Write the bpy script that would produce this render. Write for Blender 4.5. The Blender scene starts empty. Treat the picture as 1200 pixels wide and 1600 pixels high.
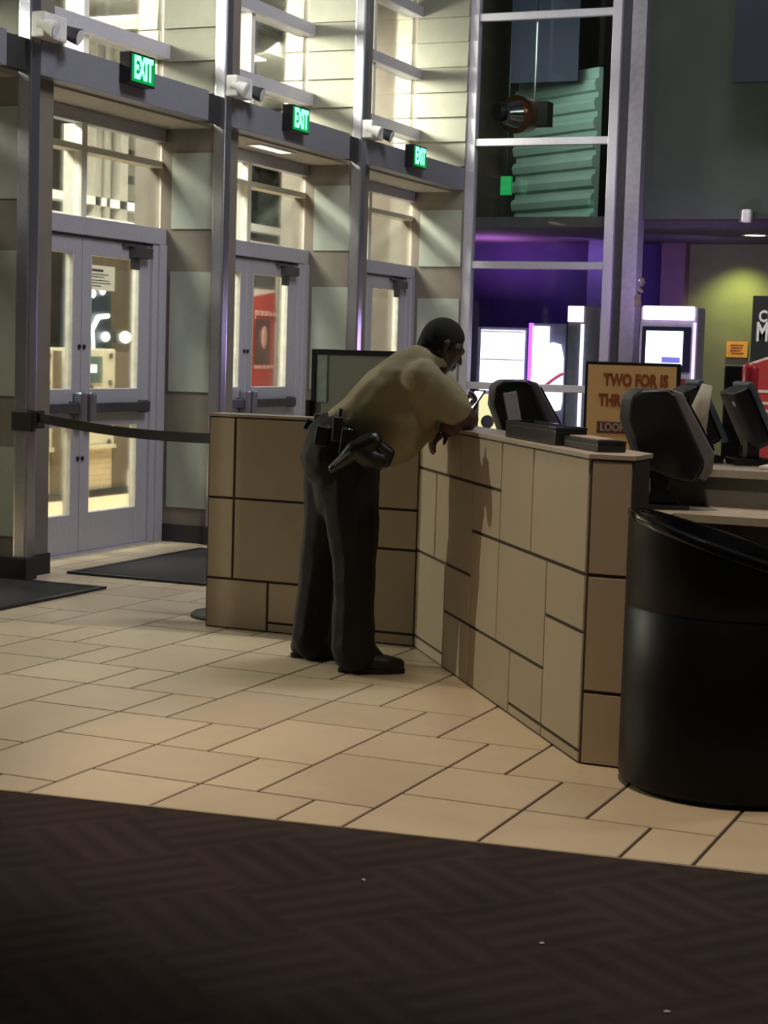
import bpy, bmesh, math, random
from mathutils import Vector, Matrix
random.seed(7)
S = bpy.context.scene
COL = S.collection
PI = math.pi

# ------------------------------------------------------------------ camera
F, PITCH, ROLL, YAW, EYE = 2760.5, .08973, .03044, .40309, 1.45
fw = Vector((-math.sin(YAW)*math.cos(PITCH), math.cos(YAW)*math.cos(PITCH), -math.sin(PITCH)))
r0 = Vector((math.cos(YAW), math.sin(YAW), 0))
u0 = r0.cross(fw)
CR = r0*math.cos(ROLL)+u0*math.sin(ROLL)
CU = u0*math.cos(ROLL)-r0*math.sin(ROLL)
CP = Vector((0, 0, EYE))
cam = bpy.data.objects.new('camera', bpy.data.cameras.new('camera'))
COL.objects.link(cam)
mw = Matrix((CR, CU, -fw)).transposed().to_4x4()
mw.translation = CP
cam.matrix_world = mw
cam.data.sensor_fit = 'VERTICAL'
cam.data.sensor_height = 24
cam.data.lens = F/1600*24
cam.data.clip_end = 200
S.camera = cam

# measuring aids: where the line of sight of a photo point meets a plane of the room
def sight(px, py): return fw+CR*((px-600)/F)-CU*((py-800)/F)
def atX(px, py, X): d = sight(px, py); return CP+d*(X/d.x)
def atY(px, py, Y): d = sight(px, py); return CP+d*(Y/d.y)
def atZ(px, py, Z): d = sight(px, py); return CP+d*((Z-EYE)/d.z)

# ------------------------------------------------------------------ light and exposure
S.view_settings.view_transform = 'Standard'
S.view_settings.look = 'None'
S.view_settings.gamma = 1
S.view_settings.use_curve_mapping = False
S.view_settings.exposure = 0.0
S.cycles.max_bounces = 6
S.cycles.use_denoising = True
S.cycles.sample_clamp_indirect = 4
w = bpy.data.worlds.new('night'); S.world = w; w.use_nodes = True
w.node_tree.nodes['Background'].inputs[0].default_value = (.62, .66, .72, 1)
w.node_tree.nodes['Background'].inputs[1].default_value = .045

def area(name, loc, target, size, power, color, sy=None, spread=180):
    l = bpy.data.lights.new(name, 'AREA'); l.energy = power; l.color = color; l.size = size
    l.shape = 'RECTANGLE' if sy else 'DISK'
    if sy: l.size_y = sy
    l.spread = math.radians(spread)
    o = bpy.data.objects.new(name, l); COL.objects.link(o); o.location = loc
    o.rotation_euler = (Vector(target)-Vector(loc)).to_track_quat('-Z', 'Y').to_euler(); return o
def spot(name, loc, target, power, color, ang, blend=.5, radius=.08):
    l = bpy.data.lights.new(name, 'SPOT'); l.energy = power; l.color = color
    l.spot_size = math.radians(ang); l.spot_blend = blend; l.shadow_soft_size = radius
    o = bpy.data.objects.new(name, l); COL.objects.link(o); o.location = loc
    o.rotation_euler = (Vector(target)-Vector(loc)).to_track_quat('-Z', 'Y').to_euler(); return o

# lobby ceiling lamps, above the frame
spot('lobby_lamp', (-1.5, 4.6, 6.0), (-1.35, 5.55, 0), 620, (1, .80, .60), 46, .45, .2)
spot('lobby_lamp', (-4.4, 4.5, 6.0), (-4.3, 4.75, 0), 330, (1, .80, .62), 44, .8, .25)
area('lobby_lamp', (-3.0, 6.0, 6.4), (-3.6, 8.2, 0), 1.6, 12, (1, .86, .62))
area('lobby_lamp', (-2.0, 9.0, 7.0), (-6.6, 12.5, 3.2), 2.0, 270, (.86, .87, .93))
area('lobby_lamp', (-4.2, 10.5, 7.0), (-6.3, 13.5, 4.5), 1.2, 60, (.95, .97, .85))
# lamp outside the doorway beyond the left edge, raking the desk
spot('entrance_lamp', (-9.0, 7.05, 2.4), (-3.0, 7.0, .6), 520, (1, .93, .78), 40, .4, .012)
# canopy lamps outside the doors
for y_ in (9.6, 12.6, 15.6):
    area('canopy_lamp', (-8.2, y_, 4.28), (-7.3, y_+1.5, 1.2), .9, 760, (1, .94, .80))
area('canopy_lamp', (-8.3, 7.0, 4.1), (-6.9, 14.5, 3.0), 1.0, 300, (1, .96, .83))
# arcade lights behind the glass
area('arcade_lamp', (-5.5, 18.0, 2.6), (-6.2, 18.9, 1.6), .5, 8, (.45, .22, 1))
area('arcade_lamp', (-4.1, 17.6, 2.2), (-4.9, 18.9, 2.0), .4, 6, (.5, .3, 1))
area('arcade_lamp', (-6.6, 18.2, 2.3), (-6.6, 18.4, 3), .6, 14, (.75, .25, 1))
area('arcade_lamp', (-6.0, 17.2, 4.6), (-6.6, 20, 3.8), .8, 40, (.84, 1, .94))
area('arcade_lamp', (-5.3, 15.9, 1.5), (-2.4, 7.3, 1.2), .6, 8, (.6, .38, 1), spread=100)  # added in front of the glass to throw violet on the desk
area('building_fill', (-10.6, 19.5, 3.3), (-13.4, 21.5, 3.4), .8, 160, (1, .95, .8))  # no lamp seen there: fill added to light the building opposite
area('lobby_lamp', (.6, 7.6, 3.6), (-1.3, 6.1, .9), .35, 22, (1, .95, .85))  # extra lamp added over the desk for a glint in the bin
area('hall_lamp', (0, 10.5, 6.5), (-3.2, 16.4, 4.0), 2.0, 24, (.72, .86, .74))

# ------------------------------------------------------------------ materials
def lin(c):
    return tuple(((x/255)/12.92 if x/255 <= .04045 else ((x/255+.055)/1.055)**2.4) for x in c)
MATS = {}
def M(name, rgb, rough=.6, metal=0, scale=18, amt=.12, emit=0, bump=0, spec=.5, coat=0, ecol=None):
    if name in MATS: return MATS[name]
    m = bpy.data.materials.new(name); m.use_nodes = True; MATS[name] = m
    nt = m.node_tree; b = nt.nodes['Principled BSDF']; c = lin(rgb)
    tc = nt.nodes.new('ShaderNodeTexCoord'); no = nt.nodes.new('ShaderNodeTexNoise')
    no.inputs['Scale'].default_value = scale; no.inputs['Detail'].default_value = 5
    nt.links.new(tc.outputs['Object'], no.inputs['Vector'])
    rp = nt.nodes.new('ShaderNodeValToRGB')
    rp.color_ramp.elements[0].position = .3; rp.color_ramp.elements[1].position = .7
    rp.color_ramp.elements[0].color = (*[x*(1-amt) for x in c], 1)
    rp.color_ramp.elements[1].color = (*[min(1, x*(1+amt)) for x in c], 1)
    nt.links.new(no.outputs['Fac'], rp.inputs[0]); nt.links.new(rp.outputs[0], b.inputs['Base Color'])
    b.inputs['Roughness'].default_value = rough; b.inputs['Metallic'].default_value = metal
    b.inputs['Specular IOR Level'].default_value = spec; b.inputs['Coat Weight'].default_value = coat
    if emit:
        b.inputs['Emission Color'].default_value = (*lin(ecol or rgb), 1); b.inputs['Emission Strength'].default_value = emit
    if bump:
        bp = nt.nodes.new('ShaderNodeBump'); bp.inputs['Strength'].default_value = bump; bp.inputs['Distance'].default_value = .01
        nt.links.new(no.outputs['Fac'], bp.inputs['Height']); nt.links.new(bp.outputs[0], b.inputs['Normal'])
    return m
def glass(name, tint=(1, 1, 1), refl=.08):
    m = bpy.data.materials.new(name); m.use_nodes = True; nt = m.node_tree; nt.nodes.clear()
    o = nt.nodes.new('ShaderNodeOutputMaterial'); mx = nt.nodes.new('ShaderNodeMixShader')
    t = nt.nodes.new('ShaderNodeBsdfTransparent'); g = nt.nodes.new('ShaderNodeBsdfGlossy')
    t.inputs[0].default_value = (*tint, 1); g.inputs['Roughness'].default_value = .03
    fr = nt.nodes.new('ShaderNodeFresnel'); fr.inputs[0].default_value = 1.35
    no = nt.nodes.new('ShaderNodeTexNoise'); no.inputs['Scale'].default_value = 6
    ml = nt.nodes.new('ShaderNodeMath'); ml.operation = 'MULTIPLY'; ml.inputs[1].default_value = .8
    nt.links.new(fr.outputs[0], ml.inputs[0]); nt.links.new(ml.outputs[0], mx.inputs[0])
    nt.links.new(t.outputs[0], mx.inputs[1]); nt.links.new(g.outputs[0], mx.inputs[2]); nt.links.new(mx.outputs[0], o.inputs[0])
    return m
GLASS = glass('clear_glass', (.93, .96, .94))
PALE = M('pale_lit_frame', (214, 212, 200), .5, 0, 20, .04)  # outside light on transom bars and mullions put into the colour
ALU = M('painted_aluminium', (176, 174, 186), .4, .2, 40, .05)
STEEL = M('brushed_steel', (170, 170, 180), .28, .9, 60, .08)
BEAM = M('grey_beam_paint', (122, 122, 132), .5, .1, 30, .05)
CHROME = M('chrome', (205, 205, 210), .12, 1, 30, .03)
BLACK = M('black_plastic', (22, 22, 25), .42, 0, 60, .2)
SATIN = M('satin_black', (30, 30, 34), .33, 0, 60, .15)
DARKBASE = M('dark_base', (36, 35, 35), .7)
SOFFIT = M('soffit_plaster', (150, 142, 132), .8, 0, 8, .06)

# ------------------------------------------------------------------ mesh helpers
def tag(o, label=None, cat=None, group=None, kind=None):
    if label: o['label'] = label
    if cat: o['category'] = cat
    if group: o['group'] = group
    if kind: o['kind'] = kind
    return o
def root(name, loc, label, cat, group=None, kind=None):
    o = bpy.data.objects.new(name, None); COL.objects.link(o); o.location = loc; o.empty_display_size = .1
    bpy.context.view_layer.update()
    return tag(o, label, cat, group, kind)
def offset(o):
    v = Vector((0, 0, 0))
    while o: v += o.location; o = o.parent
    return v
def link(name, me, mats, parent=None, smooth=False):
    """links a mesh modelled in room coordinates, as a child when a parent is given"""
    mats = mats if isinstance(mats, (list, tuple)) else [mats]
    if parent is not None: me.transform(Matrix.Translation(-offset(parent)))
    for m in mats: me.materials.append(m)
    o = bpy.data.objects.new(name, me); COL.objects.link(o)
    if parent is not None: o.parent = parent
    if smooth:
        for p in me.polygons: p.use_smooth = True
    return o
def fin(name, bm, mats, parent=None, smooth=False, bevel=0, seg=2, auto=None):
    bmesh.ops.recalc_face_normals(bm, faces=bm.faces)
    if bevel:
        es = [e for e in bm.edges if len(e.link_faces) == 2 and e.calc_face_angle(0) > .6]
        bmesh.ops.bevel(bm, geom=es, offset=bevel, segments=seg, profile=.6, affect='EDGES', clamp_overlap=True)
    me = bpy.data.meshes.new(name); bm.to_mesh(me); bm.free()
    o = link(name, me, mats, parent, smooth)
    if auto:
        for p in me.polygons: p.use_smooth = True
        me.set_sharp_from_angle(angle=auto)
    return o
def B(): return bmesh.new()
def box(bm, x0, x1, y0, y1, z0, z1, mi=0, mat=None):
    vs = [Vector((x, y, z)) for z in (z0, z1) for y in (y0, y1) for x in (x0, x1)]
    if mat is not None: vs = [mat @ v for v in vs]
    v = [bm.verts.new(p) for p in vs]
    for f in ((0, 1, 3, 2), (4, 6, 7, 5), (0, 4, 5, 1), (1, 5, 7, 3), (3, 7, 6, 2), (2, 6, 4, 0)):
        fc = bm.faces.new([v[i] for i in f]); fc.material_index = mi
    return v
def prism(bm, pts, vec, mi=0):
    a = [bm.verts.new(p) for p in pts]; b = [bm.verts.new(Vector(p)+Vector(vec)) for p in pts]
    n = len(a)
    fs = [bm.faces.new(a), bm.faces.new(b[::-1])]+[bm.faces.new((a[i], b[i], b[(i+1) % n], a[(i+1) % n])) for i in range(n)]
    for f in fs: f.material_index = mi
def rod(bm, a, b, r, r2=None, n=14, mi=0):
    a = Vector(a); b = Vector(b); d = b-a
    q = d.to_track_quat('Z', 'Y').to_matrix().to_4x4(); q.translation = (a+b)/2
    g = bmesh.ops.create_cone(bm, cap_ends=True, segments=n, radius1=r, radius2=r if r2 is None else r2, depth=d.length, matrix=q)
    for v in g['verts']:
        for f in v.link_faces: f.material_index = mi
def ball(bm, c, r, sub=2, mat=None, mi=0):
    g = bmesh.ops.create_icosphere(bm, subdivisions=sub, radius=1)
    if not isinstance(r, (tuple, list)): r = (r, r, r)
    m = Matrix.Translation(c) @ (mat.to_4x4() if mat else Matrix.Identity(4)) @ Matrix.Diagonal((*r, 1))
    bmesh.ops.transform(bm, matrix=m, verts=g['verts'])
    for v in g['verts']:
        for f in v.link_faces: f.material_index = mi
def tube(bm, pts, r, n=10, rs=None):
    pts = [Vector(p) for p in pts]; rings = []
    for i, p in enumerate(pts):
        d = (pts[min(i+1, len(pts)-1)]-pts[max(i-1, 0)]).normalized()
        up = Vector((0, 0, 1)) if abs(d.z) < .95 else Vector((1, 0, 0))
        a = d.cross(up).normalized(); b = a.cross(d)
        rr = rs[i] if rs else r
        rings.append([bm.verts.new(p+a*rr*math.cos(t*2*PI/n)+b*rr*math.sin(t*2*PI/n)) for t in range(n)])
    for i in range(len(rings)-1):
        for t in range(n): bm.faces.new((rings[i][t], rings[i][(t+1) % n], rings[i+1][(t+1) % n], rings[i+1][t]))
    bm.faces.new(rings[0][::-1]); bm.faces.new(rings[-1])
def lathe(bm, c, prof, n=48, mi=0, top=None):
    rings = []
    for r, z in prof:
        rings.append([bm.verts.new((c[0]+r*math.cos(k*2*PI/n), c[1]+r*math.sin(k*2*PI/n), c[2]+(z if top is None else top(r*math.cos(k*2*PI/n), r*math.sin(k*2*PI/n), z)))) for k in range(n)])
    for a, b in zip(rings, rings[1:]):
        for k in range(n): bm.faces.new((a[k], a[(k+1) % n], b[(k+1) % n], b[k])).material_index = mi
    return rings
def text(name, s, size, M4, mat, parent, ext=.002, align='CENTER', bold=0, sx=1):
    cu = bpy.data.curves.new(name, 'FONT'); cu.body = s; cu.size = size; cu.extrude = ext; cu.align_x = align; cu.align_y = 'CENTER'
    cu.offset = bold; cu.resolution_u = 3
    o = bpy.data.objects.new('t', cu); COL.objects.link(o)
    bpy.context.view_layer.update()
    me = bpy.data.meshes.new_from_object(o.evaluated_get(bpy.context.evaluated_depsgraph_get()))
    bpy.data.objects.remove(o); bpy.data.curves.remove(cu)
    me.name = name; me.materials.clear()
    me.transform(M4 @ Matrix.Diagonal((sx, 1, 1, 1)))
    return link(name, me, mat, parent)
def face(origin, xdir, up=(0, 0, 1)):
    """frame whose X runs along the writing, Y up and Z out of the face"""
    x = Vector(xdir).normalized(); y = Vector(up).normalized(); z = x.cross(y).normalized(); y = z.cross(x)
    m = Matrix((x, y, z)).transposed().to_4x4(); m.translation = origin; return m
def copy_tree(o, parent=None):
    c = o.copy(); COL.objects.link(c)
    if parent is not None: c.parent = parent
    for ch in list(o.children): copy_tree(ch, c)
    return c
def struct(name, bm, mats, **k):
    o = fin(name, bm, mats, **k); o['kind'] = 'structure'; return o

# ================================================================== floor
U, V = .2122, .2152
X0, Y0 = -2.6, 5.10          # start of one seven unit joint
NX, NY = 64, 72
OX, OY = -22, -14
vert = set(); hori = set()   # joints on the unit grid
for a in range(-14, 15):
    for b in range(-30, 31):
        i = 5*a-2*b; j = a+2*b
        for k in range(7): vert.add((i, j+k))
        # five unit joint starting at y = 5.52 from x = -3.65
        for k in range(5): hori.add((i-5+k, j+2))
seen = {}; tiles = []
for i in range(OX, OX+NX):
    for j in range(OY, OY+NY):
        if (i, j) in seen: continue
        st = [(i, j)]; reg = []; seen[(i, j)] = 1
        while st:
            c = st.pop(); reg.append(c); ci, cj = c
            for nb, blocked in (((ci+1, cj), (ci+1, cj) in vert), ((ci-1, cj), (ci, cj) in vert), ((ci, cj+1), (ci, cj+1) in hori), ((ci, cj-1), (ci, cj) in hori)):
                if not blocked and nb not in seen and OX <= nb[0] < OX+NX and OY <= nb[1] < OY+NY and len(reg) < 400:
                    seen[nb] = 1; st.append(nb)
        tiles.append((min(c[0] for c in reg), max(c[0] for c in reg)+1, min(c[1] for c in reg), max(c[1] for c in reg)+1))
TILE = bpy.data.materials.new('floor_tile'); TILE.use_nodes = True
def tile_mat(m, base, rough, coat=0):
    nt = m.node_tree; b = nt.nodes['Principled BSDF']
    at = nt.nodes.new('ShaderNodeAttribute'); at.attribute_name = 'tone'
    tc = nt.nodes.new('ShaderNodeTexCoord'); no = nt.nodes.new('ShaderNodeTexNoise'); no.inputs['Scale'].default_value = 7; no.inputs['Detail'].default_value = 6
    n2 = nt.nodes.new('ShaderNodeTexNoise'); n2.inputs['Scale'].default_value = 120
    nt.links.new(tc.outputs['Object'], no.inputs['Vector']); nt.links.new(tc.outputs['Object'], n2.inputs['Vector'])
    c = lin(base)
    hs = nt.nodes.new('ShaderNodeMix'); hs.data_type = 'RGBA'
    hs.inputs[6].default_value = (*[x*.84 for x in c], 1); hs.inputs[7].default_value = (*[min(1, x*1.14) for x in c], 1)
    ad = nt.nodes.new('ShaderNodeMath'); ad.operation = 'ADD'; mu = nt.nodes.new('ShaderNodeMath'); mu.operation = 'MULTIPLY'; mu.inputs[1].default_value = .5
    nt.links.new(no.outputs['Fac'], ad.inputs[0]); nt.links.new(at.outputs['Fac'], ad.inputs[1]); nt.links.new(ad.outputs[0], mu.inputs[0])
    nt.links.new(mu.outputs[0], hs.inputs[0]); nt.links.new(hs.outputs[2], b.inputs['Base Color'])
    b.inputs['Roughness'].default_value = rough; b.inputs['Coat Weight'].default_value = coat
    bp = nt.nodes.new('ShaderNodeBump'); bp.inputs['Strength'].default_value = .08; nt.links.new(n2.outputs['Fac'], bp.inputs['Height']); nt.links.new(bp.outputs[0], b.inputs['Normal'])
tile_mat(TILE, (202, 184, 156), .34)
WTILE = bpy.data.materials.new('wall_tile'); WTILE.use_nodes = True
tile_mat(WTILE, (172, 156, 130), .55)
GROUT = M('grout', (58, 42, 31), .9, 0, 60, .2)
def add_tone(bm, vals):
    lay = bm.faces.layers.float.new('tone')
    for f, v in zip(bm.faces, vals): f[lay] = v
    return lay
bm = B(); lay = bm.faces.layers.float.new('tone')
def slab(bm, lay, P, a0, a1, b0, b1, g, h, lift=0, mi=1, tone=None):
    """one tile: P(a, b, height) gives the point; edges are eased"""
    t = random.random() if tone is None else tone
    q = [(a0+g, b0+g), (a1-g, b0+g), (a1-g, b1-g), (a0+g, b1-g)]
    e = .002
    lo = [bm.verts.new(P(*p, lift)) for p in q]
    hi = [bm.verts.new(P(p[0]+(e if k in (0, 3) else -e), p[1]+(e if k in (0, 1) else -e), h)) for k, p in enumerate(q)]
    fs = [bm.faces.new(hi)]+[bm.faces.new((lo[k], lo[(k+1) % 4], hi[(k+1) % 4], hi[k])) for k in range(4)]
    for f in fs: f.material_index = mi; f[lay] = t
FX0, FX1, FY0, FY1 = -6.95, 6.5, 2.6, 19.2
for (i0, i1, j0, j1) in tiles:
    x0, x1, y0, y1 = X0+i0*U, X0+i1*U, Y0+j0*V, Y0+j1*V
    x0, x1, y0, y1 = max(x0, FX0), min(x1, FX1), max(y0, FY0+1), min(y1, FY1)
    if x1-x0 < .03 or y1-y0 < .03: continue
    slab(bm, lay, lambda a, b, h: Vector((a, b, h)), x0, x1, y0, y1, .0055, 0, -.004)
v = [bm.verts.new(p) for p in ((FX0, FY0, -.0035), (FX1, FY0, -.0035), (FX1, FY1, -.0035), (FX0, FY1, -.0035))]
bm.faces.new(v).material_index = 0
struct('floor', bm, [GROUT, TILE])

# carpet with a tone on tone parquet pattern, and the metal edge strip
CARPET = bpy.data.materials.new('carpet'); CARPET.use_nodes = True
nt = CARPET.node_tree; b = nt.nodes['Principled BSDF']; b.inputs['Roughness'].default_value = .95; b.inputs['Specular IOR Level'].default_value = .1
tc = nt.nodes.new('ShaderNodeTexCoord'); mp = nt.nodes.new('ShaderNodeMapping'); mp.inputs['Rotation'].default_value = (0, 0, math.radians(38))
nt.links.new(tc.outputs['Object'], mp.inputs['Vector'])
ck = nt.nodes.new('ShaderNodeTexChecker'); ck.inputs['Scale'].default_value = 2.6
wa = nt.nodes.new('ShaderNodeTexWave'); wa.bands_direction = 'X'; wa.inputs['Scale'].default_value = 3.3; wa.inputs['Distortion'].default_value = .4
wb = nt.nodes.new('ShaderNodeTexWave'); wb.bands_direction = 'Y'; wb.inputs['Scale'].default_value = 3.3; wb.inputs['Distortion'].default_value = .4
for n_ in (ck, wa, wb): nt.links.new(mp.outputs[0], n_.inputs['Vector'])
mx = nt.nodes.new('ShaderNodeMix'); mx.data_type = 'FLOAT'
nt.links.new(ck.outputs['Fac'], mx.inputs[0]); nt.links.new(wa.outputs['Fac'], mx.inputs[2]); nt.links.new(wb.outputs['Fac'], mx.inputs[3])
nz = nt.nodes.new('ShaderNodeTexNoise'); nz.inputs['Scale'].default_value = 260; nt.links.new(tc.outputs['Object'], nz.inputs['Vector'])
nm = nt.nodes.new('ShaderNodeTexNoise'); nm.inputs['Scale'].default_value = 3; nt.links.new(tc.outputs['Object'], nm.inputs['Vector'])
ad = nt.nodes.new('ShaderNodeMath'); ad.operation = 'MULTIPLY_ADD'; ad.inputs[1].default_value = .45
nt.links.new(mx.outputs[0], ad.inputs[0]); nt.links.new(nm.outputs['Fac'], ad.inputs[2])
rp = nt.nodes.new('ShaderNodeValToRGB'); rp.color_ramp.elements[0].position = .3; rp.color_ramp.elements[1].position = 1.0
rp.color_ramp.elements[0].color = (*lin((48, 41, 40)), 1); rp.color_ramp.elements[1].color = (*lin((62, 52, 50)), 1)
nt.links.new(ad.outputs[0], rp.inputs[0]); nt.links.new(rp.outputs[0], b.inputs['Base Color'])
bp = nt.nodes.new('ShaderNodeBump'); bp.inputs['Strength'].default_value = .5; bp.inputs['Distance'].default_value = .006
nt.links.new(nz.outputs['Fac'], bp.inputs['Height']); nt.links.new(bp.outputs[0], b.inputs['Normal'])
ce = lambda x: 4.66+(x+3.301)*.117
bm = B(); prism(bm, [(-6.95, 1.0, .0005), (6.5, 1.0, .0005), (6.5, ce(6.5), .0005), (-6.95, ce(-6.95), .0005)], (0, 0, .008))
o = struct('floor_carpet', bm, CARPET)
bm = B(); prism(bm, [(-6.95, ce(-6.95), 0), (6.5, ce(6.5), 0), (6.5, ce(6.5)+.014, 0), (-6.95, ce(-6.95)+.014, 0)], (0, 0, .012))
struct('trim_1', bm, M('edge_strip', (190, 170, 140), .3, .8), bevel=.003)

# ================================================================== left door wall
PER = 2.42
XD = -6.75                       # plane of the doors
PIER_LIGHT = M('pier_panel', (146, 152, 142), .6, 0, 6, .06)
PIER_DARK = M('pier_band', (112, 104, 94), .7, 0, 6, .08)
STRIPE_BOARDS = M('pier_stripe_boards', (114, 113, 100), .65, 0, 8, .06)
OUTPLASTER = M('outside_plaster', (226, 222, 200), .8, 0, 6, .05)
ys = [5.2]+[11.45+PER*k for k in (-1, 0, 1, 2)]      # front faces of the piers
names = ['wall_left']
for n, y in enumerate(ys):
    last = n == 4
    bm = B(); y1 = y+.33 if not last else y+.12
    x1 = -6.29 if not last else -6.2
    box(bm, XD-.22, x1, y, y1, .0, 6.6, 0)
    box(bm, XD-.02, x1+.012, y-.012, y1+.012, 0, .13, 3)                    # dark base
    # light panels between dark bands, proud of the pier
    for z0, z1 in ((.26, .81), (1.12, 2.0), (2.31, 2.86)):
        box(bm, XD+.1, x1-.012, y-.012, y+.01, z0, z1, 1)  # margin beside the frame left dark, its shade put into the colour
    # boards added above the beam, lapped to shape louvre shadow stripes
    z = 3.28
    while z < 6.5:
        prism(bm, [(XD+.012, y, z), (XD+.012, y-.026, z), (XD+.012, y-.006, z+.235), (XD+.012, y, z+.235)], (x1-XD-.012, 0, 0), 2)
        prism(bm, [(XD-.2, y, z), (XD-.2, y-.026, z), (XD-.2, y-.006, z+.235), (XD-.2, y, z+.235)], (.16, 0, 0), 4)
        z += .238
    struct('wall_pier', bm, [PIER_DARK, PIER_LIGHT, STRIPE_BOARDS, DARKBASE, OUTPLASTER])
# steel columns at the nose of the piers
for n, y in enumerate(ys[:4]):
    if n == 0: continue
    yr = y+.06
    bm = B(); box(bm, -6.30, -6.20, yr-.10, yr, .13, 6.6)
    o = struct('column', bm, STEEL, bevel=.016, seg=3)
    bm = B(); box(bm, -6.31, -6.19, yr-.11, yr+.01, 0, .135); q = fin('column_base', bm, DARKBASE, o, bevel=.004)
# beams, end brackets and soffits over the bays
for n in range(4):
    y0 = ys[n]+.06; y1 = ys[n+1]-.29 if n < 3 else ys[4]-.01
    bm = B(); box(bm, -6.33, -6.2, y0, y1, 3.05, 3.26)
    o = struct('beam', bm, BEAM, bevel=.004)
    bm = B(); box(bm, -6.30, -6.235, y1, ys[n+1]-.04, 3.06, 3.25); fin('bracket', bm, DARKBASE, o)
    bm = B(); box(bm, XD-.02, -6.33, y0, ys[n+1], 3.035, 3.07); struct('ceiling_soffit', bm, SOFFIT)
# storefront frames and the upper glazing
for n in range(4):
    ya = ys[n]+.33; yb = ys[n+1]; ym = ya+.555*(yb-ya)-.02
    yd = yb-1.07
    bm = B()
    box(bm, XD-.05, XD+.05, yb-.17, yb-.10, 0, 2.19); box(bm, XD-.04, XD+.07, yb-.10, yb-.005, 0, 2.19)   # right jamb
    if n: box(bm, XD-.05, XD+.05, ya+.005, yd-.915, 0, 2.19)                                         # left jamb
    else:
        for yy in ((5.54, 5.6), (7.43, 7.495), (7.57, 7.64)): box(bm, XD-.05, XD+.05, *yy, 0, 2.19)  # inner two unseen, added to keep the entrance lamp off the side wall
        for yy in ((7.495, 7.5258), (7.5335, 7.57)): box(bm, XD-.002, XD+.002, *yy, 0, 2.19)  # thin unseen plates, added to slit the entrance lamp into a stripe
    box(bm, XD-.05, XD+.06, ya+.005, yb-.005, 2.19, 2.31)                                            # door head
    box(bm, XD-.04, XD+.04, ya+.005, yb-.005, 2.94, 3.035)                                           # top rail
    box(bm, XD-.05, XD-.027, ya+.005, yb-.17, 2.15, 2.2); box(bm, XD-.05, XD-.026, ya+.005, yb-.1, 0, .03); box(bm, XD-.05, XD+.05, ya+.005, yb-.1, -.002, .009)
    fr = struct('window_%d' % (n+1), bm, ALU, bevel=.003, seg=1)
    bm = B(); box(bm, XD-.10, XD+.02, ya+.005, yb-.005, 2.755, 2.80); fin('transom_bar', bm, PALE, fr, bevel=.003, seg=1)
    bm = B(); box(bm, XD-.12, XD+.03, yd-.03, yd+.035, 2.31, 2.94); fin('mullion', bm, PALE, fr, bevel=.003, seg=1)
    if not n:
        bm = B(); box(bm, XD-.004, XD+.004, 5.6, 7.43, .0, 2.19); box(bm, XD-.004, XD+.004, 7.64, yb-.17, 0, 2.19); fin('pane', bm, GLASS, fr)
    bm = B(); box(bm, XD-.004, XD+.004, ya+.01, yb-.01, 2.31, 2.94); fin('pane', bm, GLASS, fr)
    bm = B()
    for z0, z1 in ((3.535, 3.64), (4.12, 4.22), (4.72, 4.82), (5.6, 5.7)): box(bm, XD-.09, XD+.07, ya+.005, yb-.005, z0, z1)
    fr = struct('window_%d' % (n+5), bm, ALU, bevel=.003, seg=1)
    bm = B(); box(bm, XD-.12, XD+.03, yd-.03, yd+.035, 3.07, 6.5); fin('mullion', bm, PALE, fr, bevel=.003, seg=1)
    bm = B(); box(bm, XD-.004, XD+.004, ya+.01, yb-.01, 3.07, 6.5); fin('pane', bm, GLASS, fr)
qa = atZ(398, 226, 3.03); qb = atZ(446, 239, 3.03)
r = root('soffit_light', ((qa.x+qb.x)/2, (qa.y+qb.y)/2, 3.03), 'bright strip light in the soffit over the middle doors', 'light')
bm = B(); box(bm, qa.x-.05, qa.x+.05, qa.y, qb.y, 3.026, 3.036); fin('lens', bm, M('strip_lens', (255, 246, 226), .4, emit=3), r)
bm = B(); box(bm, qa.x-.07, qa.x-.05, qa.y-.02, qb.y+.02, 3.024, 3.036); box(bm, qa.x+.05, qa.x+.07, qa.y-.02, qb.y+.02, 3.024, 3.036); box(bm, qa.x-.05, qa.x+.05, qa.y-.02, qa.y, 3.024, 3.036); box(bm, qa.x-.05, qa.x+.05, qb.y, qb.y+.02, 3.024, 3.036); fin('rim', bm, PALE, r)
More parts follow.
